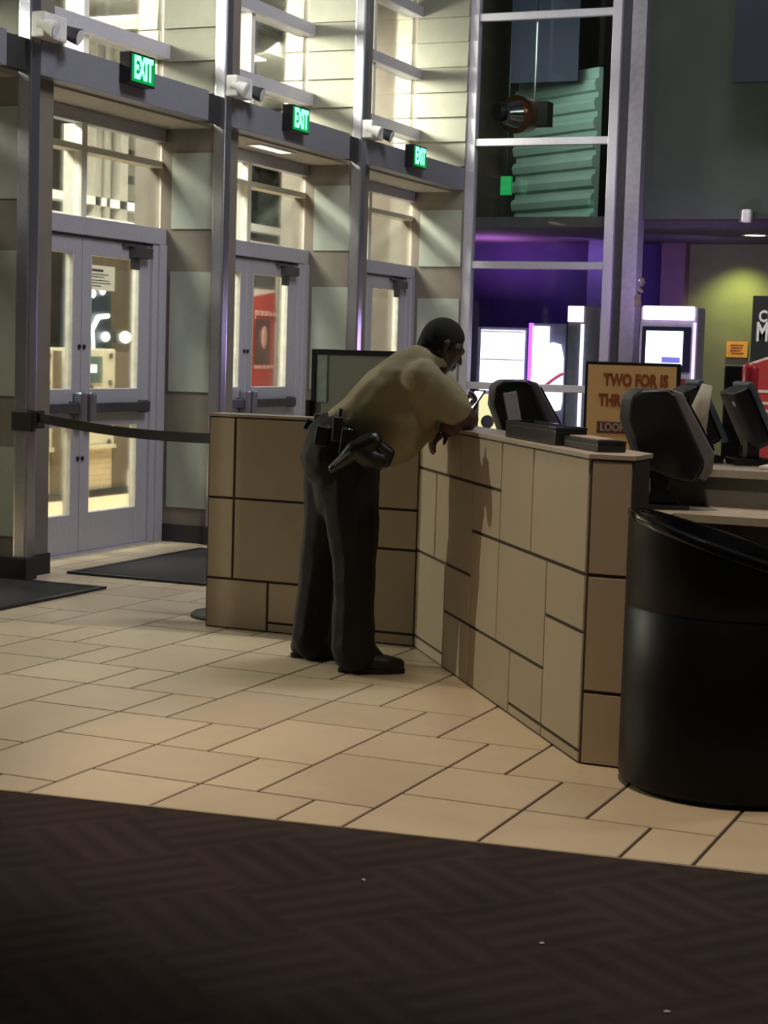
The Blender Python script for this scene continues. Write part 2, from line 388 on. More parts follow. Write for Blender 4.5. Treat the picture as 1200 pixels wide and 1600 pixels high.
# doors: two leaves in each bay
HANDLE = M('handle_grey', (96, 96, 102), .35, .7)
def leaf(no, y0, y1, meet):
    """meet = +1 when the meeting stile is at y1"""
    sl, sr = (.12, .105) if meet > 0 else (.105, .15)
    bm = B()
    box(bm, XD-.025, XD+.025, y0, y0+sl, .01, 2.175); box(bm, XD-.025, XD+.025, y1-sr, y1, .01, 2.175)
    for z0, z1 in ((.01, .277), (.88, 1.14), (2.06, 2.175)): box(bm, XD-.025, XD+.025, y0+sl, y1-sr, z0, z1)
    d = struct('door_%d' % no, bm, ALU, bevel=.003, seg=1)
    bm = B(); box(bm, XD-.004, XD+.004, y0+sl-.005, y1-sr+.005, 1.135, 2.065); fin('pane', bm, GLASS, d)
    bm = B(); box(bm, XD-.004, XD+.004, y0+sl-.005, y1-sr+.005, .272, .885); fin('pane', bm, GLASS, d)
    bm = B()                                             # pale glazing beads round both panes
    for z0, z1 in ((.277, .88), (1.14, 2.06)):
        for yy in (y0+sl, y1-sr-.011): box(bm, XD-.027, XD+.026, yy, yy+.011, z0, z1)
    fin('glazing_bead', bm, M('glazing_bead', (200, 198, 190), .5), d)
    bm = B(); box(bm, XD+.045, XD+.085, y0+.06, y1-.06, .975, 1.045)
    for yy in (y0+.06, y1-.14): box(bm, XD+.02, XD+.07, yy, yy+.08, .965, 1.055)
    fin('push_bar', bm, HANDLE, d, bevel=.006)
    ye = y1-.055 if meet > 0 else y0+.055
    bm = B(); box(bm, XD+.025, XD+.1, ye-.04, ye+.04, .9, 1.12); fin('latch_case', bm, STEEL, d, bevel=.02, seg=3)
    bm = B()
    for z in (.66, 1.43): rod(bm, (XD+.02, ye+.03*meet, z), (XD+.035, ye+.03*meet, z), .016)
    fin('lock', bm, BLACK, d)
    yh = y0+.02 if meet > 0 else y1-.3
    bm = B(); box(bm, XD+.025, XD+.085, yh, yh+.24, 2.075, 2.15); box(bm, XD+.03, XD+.055, yh-.1, yh+.2, 2.15, 2.168)
    box(bm, XD+.025, XD+.06, yh+.02, yh+.1, 1.99, 2.08)
    fin('door_closer', bm, HANDLE, d, bevel=.005)
no = 1
for n in range(1, 4):
    yd = ys[n+1]-1.07
    leaf(no, yd-.905, yd-.004, 1); leaf(no+1, yd+.004, yd+.90, -1); no += 2

# paper notice stuck to a door pane
p0 = atX(141, 418, XD+.012); p1 = atX(177, 455, XD+.012)
bm = B(); box(bm, XD+.008, XD+.011, p0.y, p1.y+.02, p1.z, p0.z+.02)
PAPER = M('paper', (232, 230, 218), .8, 0, 30, .03)
nt = PAPER.node_tree; pb_ = nt.nodes['Principled BSDF']; tl = nt.nodes.new('ShaderNodeBsdfTranslucent'); tl.inputs[0].default_value = (.8, .79, .72, 1)
mx = nt.nodes.new('ShaderNodeMixShader'); mx.inputs[0].default_value = .5
nt.links.new(pb_.outputs[0], mx.inputs[1]); nt.links.new(tl.outputs[0], mx.inputs[2]); nt.links.new(mx.outputs[0], nt.nodes['Material Output'].inputs['Surface'])
o = fin('paper_notice', bm, PAPER)
tag(o, 'white paper notice taped inside the glass of a door beside the nearest EXIT sign', 'notice')
MI = M('ink', (70, 70, 75), .8)
bm = B()
for k, (z, l) in enumerate(((.85, .55), (.7, .8), (.58, .6), (.42, .85), (.3, .9), (.16, .45))):
    zz = p1.z+(p0.z-p1.z)*z; yy = p0.y+.02
    box(bm, XD+.011, XD+.0125, yy, yy+(p1.y-p0.y-.03)*l, zz, zz+(.006 if k != 0 else .016))
fin('printed_lines', bm, MI, o)

# exit signs on the beams
EXB = M('exit_face', (0, 70, 32), .4, 0, 20, .05, emit=1.2, ecol=(0, 140, 66))
EXL = M('exit_letters', (150, 255, 205), .4, 0, 20, .02, emit=2.6, ecol=(110, 255, 185))
def exit_sign(y, z, label):
    r = root('exit_sign', (-6.2, y, z), label, 'exit sign', 'green EXIT signs on the beams')
    bm = B(); box(bm, -6.2, -6.115, y-.155, y+.155, z-.1, z+.1); fin('housing', bm, BLACK, r, bevel=.006)
    bm = B(); box(bm, -6.116, -6.111, y-.14, y+.14, z-.086, z+.086); fin('lit_face', bm, EXB, r)
    text('lettering', 'EXIT', .195, face((-6.110, y, z-.001), (0, 1, 0)), EXL, r, .001, bold=.008, sx=.58)
exit_sign(10.12, 3.235, 'green EXIT sign on the nearest beam, over the doors with the paper notice')
exit_sign(12.47, 3.225, 'green EXIT sign on the middle beam, between the other two EXIT signs')
exit_sign(14.92, 3.215, 'green EXIT sign on the farthest beam, next to the tall glass screen')

# emergency lights where columns meet beams
EML = M('emergency_white', (205, 203, 200), .5)
for k, lab in enumerate(('white twin head emergency light at the nearest column, above the belt barrier', 'white emergency light on the column between the first and second EXIT signs', 'white emergency light on the column before the farthest EXIT sign')):
    y = ys[k+1]; z = 3.33
    r = root('emergency_light', (-6.2, y+.03, z), lab, 'emergency light', 'emergency lights on the columns')
    bm = B(); box(bm, -6.2, -6.11, y-.05, y+.2, z-.075, z+.075); fin('housing', bm, EML, r, bevel=.012)
    for yy in (y-.02, y+.235):
        bm = B(); rod(bm, (-6.16, yy, z+.005), (-6.06, yy+.02, z-.03), .04, .052, 18)
        h = fin('lamp_head', bm, EML if yy < y else HANDLE, r, auto=.6)
        bm = B(); rod(bm, (-6.06, yy+.02, z-.03), (-6.055, yy+.021, z-.032), .045); fin('lens', bm, M('lens', (220, 220, 225), .15), h)

# ================================================================== outside, seen through the doors
bm = B(); prism(bm, [(-30, 2, -.02), (-6.95, 2, -.02), (-6.95, 40, -.02), (-30, 40, -.02)], (0, 0, .01))
struct('ground_outside', bm, M('concrete', (222, 198, 160), .85, 0, 3, .06))
bm = B(); box(bm, -9.6, -9.3, 6, 30, 2.45, 2.66); box(bm, -9.5, -9.35, 6, 30, 2.78, 2.86)
struct('beam_canopy', bm, M('canopy_white', (240, 236, 228), .6, 0, 5, .03))
bm = B()
for px, py, wd in ((141, 250, .05), (157, 250, .03), (181, 250, .07), (352, 300, .08), (372, 300, .05)):
    yy = atX(px, py, -9.45).y; box(bm, -9.55, -9.35, yy-wd, yy+wd, 2.66, 4.4)
for k in range(5):
    a = Vector((-9.45, 15+3.1*k, 4.2)); b_ = Vector((-9.45, 16.8+3.1*k, 5.6)); rod(bm, a, b_, .08, n=8)
struct('canopy_post', bm, M('canopy_post_grey', (150, 146, 134), .6))
bm = B(); box(bm, -9.7, -8.1, 5, 32, 4.35, 4.5)
for k in range(12): box(bm, -9.3, -8.3, 8+k*1.9, 8.5+k*1.9, 4.33, 4.35, 1)
struct('ceiling_canopy', bm, [M('canopy_ceiling', (96, 95, 88), .8), M('lit_panel', (255, 252, 228), .5, emit=3.2, ecol=(255, 250, 215))])
# building across the way: lapped siding, dark windows
bm = B(); z = 2.4
box(bm, -13.6, -13.4, 2, 45, 0, 8.5, 1)
while z < 8.4:
    prism(bm, [(-13.4, 20.6, z), (-13.3, 20.6, z), (-13.38, 20.6, z+.24), (-13.4, 20.6, z+.24)], (0, 6.5, 0), 0); z += .36
o = fin('opposite_building', bm, [M('siding_cream', (224, 218, 196), .7), M('building_dark', (70, 60, 54), .85, 0, 1.5, .3)])
tag(o, 'cream sided building across the walk, seen striped through the nearest transom', 'building')
bm = B(); box(bm, -13.3, -13.0, 2, 45, -.01, 1.0)
fin('low_wall', bm, M('low_wall', (170, 150, 120), .8), o)

bm = B(); box(bm, -11.4, -11.3, 17.35, 19.6, 0, 2.6)
struct('wall_beige', bm, M('beige_wall', (138, 122, 98), .8, 0, 2, .06))
# ticket kiosks
KIO = M('kiosk_cream', (214, 208, 180), .55, 0, 5, .04); KSC = M('kiosk_screen', (86, 106, 98), .2, emit=.25)
BRK = bpy.data.materials.new('kiosk_brick'); BRK.use_nodes = True; nt = BRK.node_tree
bt = nt.nodes.new('ShaderNodeTexBrick'); bt.inputs['Scale'].default_value = 9; bt.inputs['Color1'].default_value = (*lin((212, 196, 160)), 1); bt.inputs['Color2'].default_value = (*lin((200, 184, 150)), 1); bt.inputs['Mortar'].default_value = (*lin((160, 140, 110)), 1)
tc = nt.nodes.new('ShaderNodeTexCoord'); mp = nt.nodes.new('ShaderNodeMapping'); mp.inputs['Rotation'].default_value = (PI/2, 0, PI/2)
nt.links.new(tc.outputs['Object'], mp.inputs['Vector']); nt.links.new(mp.outputs[0], bt.inputs['Vector']); nt.links.new(bt.outputs[0], nt.nodes['Principled BSDF'].inputs['Base Color'])
def kiosk(px0, px1, px2, lab, glow):
    X = -9.2
    y0 = atX(px0, 620, X).y; y1 = atX(px1, 620, X).y; y2 = atX(px2, 620, X).y; y = (y0+y1)/2
    zt = atX(165, 545, X).z; zb = atX(165, 694, X).z
    r = root('ticket_kiosk', (X-.25, y, 0), lab, 'kiosk', 'ticket kiosks outside the doors')
    bm = B(); box(bm, X-.5, X, y0, y1, zb, zt); fin('cabinet', bm, KIO, r, bevel=.015)
    bm = B(); box(bm, X-.52, X+.015, y0-.01, y1+.01, zb-.04, zb); fin('ledge', bm, KIO, r)
    bm = B(); box(bm, X-.48, X-.02, y0+.01, y1-.01, .06, zb-.04); fin('brick_base', bm, BRK, r)
    bm = B(); box(bm, X-.52, X+.03, y0-.02, y2+.04, 0, .06); fin('plinth', bm, DARKBASE, r)
    sa = atX(px0+10, 560, X).y; sb_ = atX(px1-21, 560, X).y; s0 = atX(150, 598, X).z; s1 = atX(150, 557, X).z
    bm = B(); box(bm, X, X+.012, sa, sb_, s0, s1); s = fin('screen', bm, KSC, r)
    if glow:
        bm = B(); box(bm, X+.012, X+.015, sb_-.42, sb_-.1, s0+(s1-s0)*.38, s0+(s1-s0)*.7); fin('screen_glow', bm, M('screen_white', (235, 255, 250), .4, emit=2.5), s)
    for px, py in ((px1-7, 556), (px1-8, 598), (px1-38, 606), (px1-10, 690)):
        c = atX(px, py, X); bm = B(); rod(bm, c, c+Vector((.012, 0, 0)), .028); fin('screw_cap', bm, HANDLE, r)
    bm = B(); box(bm, X-.4, X-.02, y1+.01, y2, .06, zt-.03); fin('side_post', bm, M('post_taupe', (104, 90, 72), .8), r)
kiosk(112, 180, 203, 'cream ticket kiosk with a lit screen, outside behind the door with the paper notice', True)
kiosk(30, 83, 99, 'cream ticket kiosk outside, partly hidden behind the column with the belt', False)
# wall lamp and a small neon sign across the way
p = atX(196, 527, -11.0)
r = root('wall_lamp', p, 'round glowing wall lamp outside, above the ticket kiosk post', 'lamp')
bm = B(); ball(bm, p, .075); fin('globe', bm, M('globe_glow', (255, 248, 220), .4, emit=5), r, smooth=True)
bm = B(); box(bm, p.x-.31, p.x-.08, p.y-.05, p.y+.05, p.z-.06, p.z+.06); fin('bracket', bm, DARKBASE, r)
p = atX(152, 523, -11.0)
r = root('neon_sign', p, 'white neon squiggle sign on a dark panel outside, above the lit kiosk', 'neon sign')
bm = B(); box(bm, p.x-.14, p.x-.06, p.y-.55, p.y+.38, p.z-.25, p.z+.5); box(bm, p.x-.13, p.x-.07, p.y-.05, p.y+.05, -.01, p.z-.3); fin('panel', bm, M('panel_blue', (52, 66, 78), .5), r)
bm = B(); tube(bm, [p+Vector((0, a, b_)) for a, b_ in ((-.3, 0), (-.12, .05), (.02, .2), (.22, .22))], .03); tube(bm, [p+Vector((0, a, b_)) for a, b_ in ((-.1, .05), (-.08, -.1), (-.08, -.33))], .022)
ball(bm, p+Vector((0, .18, -.02)), (.03, .09, .06)); ball(bm, p+Vector((0, -.14, 0)), (.03, .08, .04))
ball(bm, p+Vector((0, .1, .5)), (.03, .05, .05)); ball(bm, p+Vector((0, -.1, .46)), (.03, .05, .05))
fin('neon_tube', bm, M('neon', (255, 255, 250), .4, emit=6), r)
# red poster case outside the middle doors
X = -9.05; pa = atX(386, 470, X); pb = atX(424, 604, X)
r = root('poster_case', (X, (pa.y+pb.y)/2, 0), 'red and white poster case outside the middle doors', 'poster case')
bm = B(); box(bm, X-.15, X, pa.y-.6, pb.y+.75, 0, .85); fin('cabinet', bm, M('case_white', (224, 214, 206), .6), r)
bm = B(); box(bm, X-.1, X, pa.y-.55, pb.y+.12, .85, pa.z+.55); fin('frame', bm, M('case_white', (0, 0, 0)), r, bevel=.01)
bm = B(); prism(bm, [(X+.004, pa.y-.5, .98), (X+.004, pb.y+.02, .98), (X+.004, pb.y+.02, pa.z+.12), (X+.004, pa.y-.5, pa.z-.03)], (.01, 0, 0)); q = fin('red_poster', bm, M('poster_red', (188, 60, 52), .5), r)
bm = B(); box(bm, X+.014, X+.02, pa.y+.18, pb.y-.1, 1.28, 1.78); fin('picture', bm, M('poster_dark', (96, 60, 58), .5), q)
bm = B()
for k in range(5):
    box(bm, X+.02, X+.024, pa.y+.2+k*.1, pa.y+.26+k*.1, 1.82, 1.86); box(bm, X+.014, X+.02, pa.y+.18+k*.1, pa.y+.25+k*.1, 1.24, 1.275)
box(bm, X+.014, X+.018, pa.y+.18, pb.y-.1, 1.232, 1.242); box(bm, X+.014, X+.018, pa.y+.18, pa.y+.19, 1.232, 1.86); box(bm, X+.014, X+.022, pa.y+.18, pb.y-.1, 1.86, 1.875)
fin('border', bm, M('motif_pink', (226, 170, 160), .5), q)
bm = B(); ball(bm, (X+.02, pa.y+.4, 1.58), (.01, .07, .13)); fin('motif', bm, M('motif_pink', (0, 0, 0)), q)
bm = B(); box(bm, X+.001, X+.008, pa.y-.5, pb.y+.02, pa.z+.16, pa.z+.45); fin('dark_header', bm, M('header_dark', (84, 78, 80), .6), r)
bm = B(); box(bm, -11.2, -10.9, 19.6, 26, 2.1, 2.9)
struct('wall_fascia', bm, M('fascia_brown', (116, 56, 42), .7, 0, 2, .1))
bm = B(); box(bm, -11.15, -10.95, 19.6, 26, 0, 2.1)
struct('wall_shop', bm, M('shop_wall', (120, 66, 56), .8, 0, 2, .2))
bm = B(); box(bm, -10.7, -10.6, 23.5, 34, 2.2, 3.1); box(bm, -10.75, -10.7, 23.5, 34, 0, 3.3)
struct('wall_far_shop', bm, M('far_shop', (88, 78, 68), .8, 0, 2, .2))
# tree behind the middle transom
r = root('tree', (-12.2, 23.6, 0), 'dark leafy tree outside, behind the glass over the middle doors', 'tree')
bm = B(); tube(bm, [(-12.2, 23.6, 0), (-12.15, 23.5, 1.5), (-12.2, 23.6, 3.2), (-12.1, 23.7, 4.2)], .1, rs=[.14, .11, .09, .03]); fin('trunk', bm, M('bark', (60, 48, 38), .9), r)
bm = B()
for k in range(2600):
    a = random.random()*2*PI; t = math.acos(random.uniform(-1, 1)); q = random.random()**.4
    c = Vector((-12.2+1.0*q*math.sin(t)*math.cos(a), 23.6+1.15*q*math.sin(t)*math.sin(a), 3.75+.85*q*math.cos(t)))
    s = random.uniform(.05, .1); d = Vector((random.uniform(-1, 1), random.uniform(-1, 1), random.uniform(-1, .4))).normalized(); e = d.orthogonal().normalized()
    bm.faces.new([bm.verts.new(c-e*s*.4), bm.verts.new(c+d*s), bm.verts.new(c+e*s*.4), bm.verts.new(c-d*s)])
fin('foliage', bm, M('leaf_dark', (44, 52, 40), .7), r)

# ================================================================== tall glass screen beside the door wall
YG = 16.35
bm = B()
for x0, x1 in ((-6.205, -6.11), (-4.78, -4.69)): box(bm, x0, x1, YG-.05, YG+.05, 0, 6.6)
for z in (1.16, 2.335, 3.51, 4.70, 5.9): box(bm, -6.11, -4.78, YG-.04, YG+.04, z-.035, z+.035)
fr = struct('window_9', bm, ALU, bevel=.004, seg=1)
for z0, z1 in ((.05, 1.125), (1.195, 2.3), (2.37, 3.475), (3.545, 4.665), (4.735, 5.865)):
    bm = B(); box(bm, -6.11, -4.78, YG-.004, YG+.004, z0, z1); fin('pane', bm, GLASS, fr)
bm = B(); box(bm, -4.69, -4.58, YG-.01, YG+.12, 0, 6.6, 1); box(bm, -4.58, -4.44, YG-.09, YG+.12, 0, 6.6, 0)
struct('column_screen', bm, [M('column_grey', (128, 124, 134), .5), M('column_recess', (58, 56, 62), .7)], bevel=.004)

# rooms beyond: upper wall, soffit, back wall
bm = B(); box(bm, -4.44, 7, 16.4, 16.6, 2.78, 7.5)
struct('wall_upper', bm, M('upper_wall', (54, 62, 54), .8, 0, 3, .08))
bm = B(); box(bm, -7.62, -7.5, 16.45, 21.1, 0, 7)
struct('wall_arcade', bm, M('far_shop', (88, 78, 68), .8, 0, 2, .2))
bm = B(); box(bm, XD-.9, XD-.2, 16.4, 16.5, 0, 7)
struct('wall_end', bm, M('far_shop', (0, 0, 0)))
bm = B(); box(bm, -7.5, 7, 16.6, 19.3, 2.72, 2.82)
struct('ceiling_back', bm, M('back_ceiling', (78, 74, 78), .8))
bm = B(); box(bm, -7.5, -4.86, 19.0, 19.2, 0, 2.75)
struct('wall_back', bm, M('purple_wall', (56, 48, 92), .7, 0, 3, .08))
bm = B(); box(bm, -4.86, -4.60, 18.8, 19.2, 0, 2.74)
struct('pillar', bm, M('pillar_brown', (112, 92, 96), .7, 0, 3, .08))
bm = B(); box(bm, -4.60, 7, 19.0, 19.2, 0, 2.75)
struct('wall_green', bm, M('green_wall', (120, 128, 78), .75, 0, 3, .1))
bm = B(); box(bm, 5.9, 6.1, 1, 19.2, 0, 7); struct('wall_right', bm, M('upper_wall', (0, 0, 0)))
bm = B(); box(bm, -5.56, -5.3, 18.4, 18.7, 0, 2.74); struct('pillar_arcade', bm, M('pillar_grey', (70, 68, 82), .6))
# corrugated wall high behind the glass
ca = atY(797, 330, 19.45); cb_ = atY(921, 330, 18.7)
cl = Vector((cb_.x-ca.x, cb_.y-ca.y, 0)).length
R = Matrix.Translation((ca.x, ca.y, 0)) @ Matrix.Rotation(math.atan2(cb_.y-ca.y, cb_.x-ca.x), 4, 'Z')
bm = B(); z = 2.9
box(bm, 0, cl, .06, .12, 2.84, 4.6, 0, R)
while z < 4.45:
    prism(bm, [R @ Vector((0, .06, z)), R @ Vector((0, .02, z+.02)), R @ Vector((0, .0, z+.09)), R @ Vector((0, .02, z+.135)), R @ Vector((0, .06, z+.15))], R.to_3x3() @ Vector((cl, 0, 0))); z += .205
struct('wall_corrugated', bm, M('corrugated_teal', (128, 150, 140), .5, .1, 3, .08))
bm = B(); box(bm, -7.5, -4.4, 21.0, 21.2, 2.8, 7); struct('wall_backdrop', bm, M('backdrop_dark', (46, 50, 44), .8))
p = atY(790, 290, 18.4)
r = root('exit_sign', p, 'small dim green box added for an EXIT sign reflection in the tall glass screen', 'exit sign')
bm = B(); box(bm, p.x-.06, p.x+.06, p.y, p.y+.05, p.z-.1, p.z+.1); fin('lit_face', bm, M('exit_reflection', (30, 150, 80), .5, emit=.35), r)  # box and cord added, glowing like an EXIT sign's reflection in the glass
bm = B(); rod(bm, p+Vector((0, .02, .1)), p+Vector((0, .02, 2.2)), .004); fin('hanger', bm, BLACK, r)
na = atY(797, 130, 18.6); nb = atY(905, 62, 18.6)
bm = B(); box(bm, na.x, nb.x, 18.6, 18.65, na.z, 6.6)
tag(fin('hanging_banner', bm, M('banner_navy', (15, 18, 38), .8, 0, 8, .1)), 'dark navy banner high behind the tall glass screen, above the spotlight', 'banner')
# blue banner panel hung high, motion sensor, downlight
bm = B(); box(bm, -3.44, -1.2, 15.45, 15.5, 3.87, 6.6)
tag(fin('hanging_banner', bm, M('banner_navy', (0, 0, 0))), 'dark navy banner hanging high on the right in front of the green grey wall', 'banner')
p = atY(1168, 338, 16.38)
r = root('motion_sensor', p, 'small white motion sensor on the upper wall over the downlight', 'sensor')
bm = B(); box(bm, p.x-.045, p.x+.045, p.y-.07, p.y+.02, p.z-.06, p.z+.06); fin('body', bm, EML, r, bevel=.02)
bm = B(); box(bm, p.x-.075, p.x-.045, p.y-.03, p.y+.02, p.z-.055, p.z+.055); fin('mount', bm, HANDLE, r)
p = Vector((-3.62, 17.6, 2.715))
r = root('downlight', p, 'round recessed downlight shining on the green wall', 'downlight')
bm = B(); rod(bm, p, p+Vector((0, 0, .01)), .1, n=24); fin('lens', bm, M('downlight_lens', (255, 244, 214), .4, emit=6), r)
bm = B(); lathe(bm, p, [(.1, 0), (.13, -.005), (.13, .01), (.1, .012)], 24); fin('ring', bm, EML, r)
spot('downlight_beam', (-4.0, 18.55, 2.66), (-4.05, 18.97, 1.4), 58, (1, .95, .42), 100, .9, .06)
# projector lamp behind the glass
p = atY(815, 178, 17.2)
r = root('spotlight', p, 'round copper and steel spotlight hung behind the tall glass screen', 'spotlight')
bm = B(); rod(bm, p+Vector((.02, .1, 0)), p+Vector((-.02, -.12, -.02)), .17, .19, 32); fin('drum', bm, M('copper', (170, 118, 84), .25, .9), r, auto=.6)
bm = B(); rod(bm, p+Vector((-.02, -.12, -.02)), p+Vector((-.1, -.22, -.03)), .15, .1, 32); ball(bm, p+Vector((-.01, -.16, -.02)), (.1, .1, .1)); fin('reflector', bm, CHROME, r, auto=.6)
bm = B(); rod(bm, p+Vector((-.17, -.16, 0)), p+Vector((-.2, -.2, 0)), .1, .09, 24); fin('snout', bm, BLACK, r)
bm = B(); box(bm, p.x+.1, p.x+.28, p.y-.02, p.y+.16, p.z-.12, p.z+.12); rod(bm, p+Vector((.1, .1, .1)), p+Vector((.1, .1, 3)), .008); fin('yoke', bm, DARKBASE, r)

# ================================================================== bright machines behind the glass and by the wall
WHT = M('lit_white', (250, 244, 255), .5, emit=2.6, ecol=(245, 235, 255)); VIO = M('lit_violet', (200, 120, 255), .5, emit=3.2, ecol=(170, 70, 255))
CASE = M('machine_case', (120, 118, 150), .45); GLOWY = M('lit_cream', (250, 240, 190), .5, emit=1.0, ecol=(250, 236, 180))
p = atY(822, 610, 17.6)
r = root('drinks_cooler', (-6.33, 17.75, 0), 'glowing white drinks cooler behind the glass, left of the bright violet machine', 'cooler')
xa = atY(750, 600, 17.6).x; xb = atY(822, 600, 17.6).x; z1 = atY(760, 515, 17.6).z; zm = atY(780, 612, 17.6).z
bm = B(); box(bm, xa-.05, xb, 17.6, 18.3, 0, z1+.03); fin('case', bm, CASE, r, bevel=.01)
bm = B(); box(bm, xa, xb-.03, 17.58, 17.6, zm, z1); d = fin('lit_front', bm, WHT, r)
for z in (zm, zm+.33, zm+.62):
    bm = B(); box(bm, xa, xb-.03, 17.565, 17.58, z, z+.015); fin('shelf', bm, M('shelf_pale', (200, 190, 220), .5, emit=.7), d)
bm = B(); box(bm, xa, xb-.03, 17.585, 17.6, .2, zm-.03); q = fin('lower_panel', bm, GLOWY, r)
c = atY(762, 659, 17.58); bm = B(); rod(bm, c, c+Vector((0, -.02, 0)), .07, n=24); fin('round_badge', bm, M('badge_grey', (96, 86, 92), .6), q)
xc = atY(824, 600, 17.5).x; xd = atY(882, 600, 17.5).x; z2 = atY(840, 505, 17.5).z
r = root('arcade_machine', ((xc+xd)/2, 17.8, 0), 'brightest violet lit machine behind the glass, in the middle of the three', 'machine')
bm = B(); box(bm, xc, xd, 17.5, 18.2, 0, z2); fin('case', bm, CASE, r, bevel=.02)
bm = B(); box(bm, xc+.03, xc+.22, 17.48, 17.5, .9, z2-.03); fin('lit_front', bm, WHT, r)
bm = B(); box(bm, xc+.005, xc+.045, 17.47, 17.5, .9, z2); fin('light_strip', bm, VIO, r)
zc = atY(870, 590, 17.4).z
bm = B(); lathe(bm, ((xc+xd)/2+.09, 17.42, 0), [(0, .9), (.1, .92), (.115, 1.0), (.115, zc+.2), (.08, zc+.34), (0, zc+.36)], 24); q = fin('lit_dome', bm, M('dome_white', (245, 240, 250), .4, emit=1.6), r, smooth=True)
bm = B(); tube(bm, [((xc+xd)/2+.09+.118*math.cos(t), 17.42+.118*math.sin(t), zc-.06+.1*math.cos(t)) for t in [k*.25-2.9 for k in range(12)]], .016); fin('swoosh', bm, M('swoosh_pink', (210, 80, 130), .5, emit=.5), q)
xe = atY(884, 600, 17.3).x; xf = atY(908, 600, 17.3).x; z3 = atY(890, 478, 17.3).z
r = root('vending_machine', ((xe+xf)/2, 17.5, 0), 'narrow grey machine with a lit top behind the right end of the glass', 'machine')
bm = B(); box(bm, xe, xf+.15, 17.3, 18.0, 0, z3); fin('case', bm, M('machine_grey', (112, 110, 126), .4), r, bevel=.01)
bm = B(); box(bm, xe, xf, 17.28, 17.3, z3-.16, z3); fin('lit_header', bm, M('header_pink', (255, 225, 235), .5, emit=1.8), r)
bm = B(); box(bm, xf-.02, xf+.01, 17.27, 17.3, .5, z3-.18); fin('edge_light', bm, M('edge_glow', (230, 225, 255), .5, emit=1.6), r)
# drink dispenser by the green wall
YM = 15.5; xa, xb = -4.18, -3.655
r = root('drink_dispenser', ((xa+xb)/2, YM+.35, 0), 'tall drink dispenser with a glowing white header and screen near the green wall', 'drink dispenser')
bm = B(); box(bm, xa, xb, YM, YM+.3, 0, 1.94, 0); fin('body', bm, M('dispenser_silver', (182, 174, 204), .35, .2), r, bevel=.03, seg=3)
bm = B(); box(bm, xa+.03, xb-.03, YM-.025, YM, 1.82, 1.94); fin('lit_header', bm, M('header_white', (255, 240, 255), .5, emit=3.2, ecol=(250, 225, 255)), r, bevel=.01)
bm = B(); box(bm, xa+.03, xb-.05, YM-.02, YM, 1.36, 1.76); s = fin('screen_bezel', bm, M('bezel_indigo', (38, 34, 66), .3), r, bevel=.006)
bm = B(); box(bm, xa+.07, xb-.12, YM-.025, YM-.019, 1.42, 1.72); fin('screen', bm, M('screen_lit', (225, 235, 255), .3, 0, 9, .25, emit=2.2, ecol=(215, 228, 255)), s)
bm = B(); box(bm, xa+.22, xb-.14, YM-.028, YM-.024, 1.44, 1.49); fin('on_screen_button', bm, M('btn_blue', (120, 120, 220), .3, emit=.7), s)
bm = B(); box(bm, xa+.05, xb-.07, YM-.02, YM, .8, 1.3); fin('red_panel', bm, M('panel_red', (128, 40, 52), .35), r)
bm = B(); box(bm, xb-.035, xb-.01, YM-.02, YM, .6, 1.8); fin('light_strip', bm, M('strip_lilac', (220, 200, 255), .4, emit=1.2), r)
area('dispenser_glow', ((xa+xb)/2, YM+.2, 2.05), ((xa+xb)/2-.4, 19, 2.6), .3, 10, (.62, .38, 1))
p = atY(996, 455, YM)
r = root('figurine', (p.x, YM+.1, 1.94), 'small pale figurine shaped ornament on top of the drink dispenser', 'ornament')
bm = B(); tube(bm, [(p.x-.02, YM+.1, 1.94), (p.x-.03, YM+.1, 2.02), (p.x, YM+.1, 2.08), (p.x+.02, YM+.1, 2.14), (p.x, YM+.1, 2.18)], .03, rs=[.04, .03, .035, .025, .03]); fin('body', bm, M('ornament', (176, 150, 170), .3, .4), r, smooth=True)

# yellow notice and poster banner
p = atY(1152, 546, 18.99)
bm = B(); box(bm, p.x-.115, p.x+.115, 18.97, 18.99, p.z-.085, p.z+.085); o = fin('wall_notice', bm, M('notice_yellow', (226, 168, 52), .6)); tag(o, 'small yellow orange notice on the green wall', 'notice')
bm = B()
for k in range(4): box(bm, p.x-.07+.01*(k % 2), p.x+.07-.012*(k % 3), 18.966, 18.971, p.z+.04-k*.028, p.z+.052-k*.028)
fin('printed_lines', bm, M('notice_ink', (150, 90, 30), .7), o)
YP = 13.6; xl = atY(1175, 500, YP).x; zt = atY(1175, 462, YP).z; zr = atY(1168, 574, YP).z
r = root('banner_stand', (xl+.45, YP, 0), 'black and red banner stand at the far right edge, CL and MO in white', 'banner stand')
bm = B(); box(bm, xl, xl+.9, YP, YP+.03, .1, zt); fin('black_panel', bm, M('banner_black', (30, 32, 36), .5), r)
bm = B(); prism(bm, [(xl-.05, YP-.012, .1), (xl+.9, YP-.012, .1), (xl+.9, YP-.012, zr+.25), (xl+.12, YP-.012, zr+.06), (xl-.05, YP-.012, zr)], (0, .012, 0)); q = fin('red_panel', bm, M('banner_red', (176, 52, 50), .5), r)
bm = B(); prism(bm, [(xl-.05, YP-.014, zr), (xl+.12, YP-.014, zr+.06), (xl+.9, YP-.014, zr+.25), (xl+.9, YP-.014, zr+.27), (xl+.12, YP-.014, zr+.08), (xl-.05, YP-.014, zr+.015)], (0, .01, 0))
for k, zz in enumerate((.19, .28, .34, .4, .46, .52)): box(bm, xl+.05, xl+.85, YP-.016, YP-.012, zr-zz, zr-zz+.022)
fin('white_stripe', bm, M('banner_white', (226, 200, 192), .5), q)
WLET = M('white_letter', (220, 220, 222), .5)
zc_ = atY(1190, 495, YP).z; zm_ = atY(1190, 520, YP).z
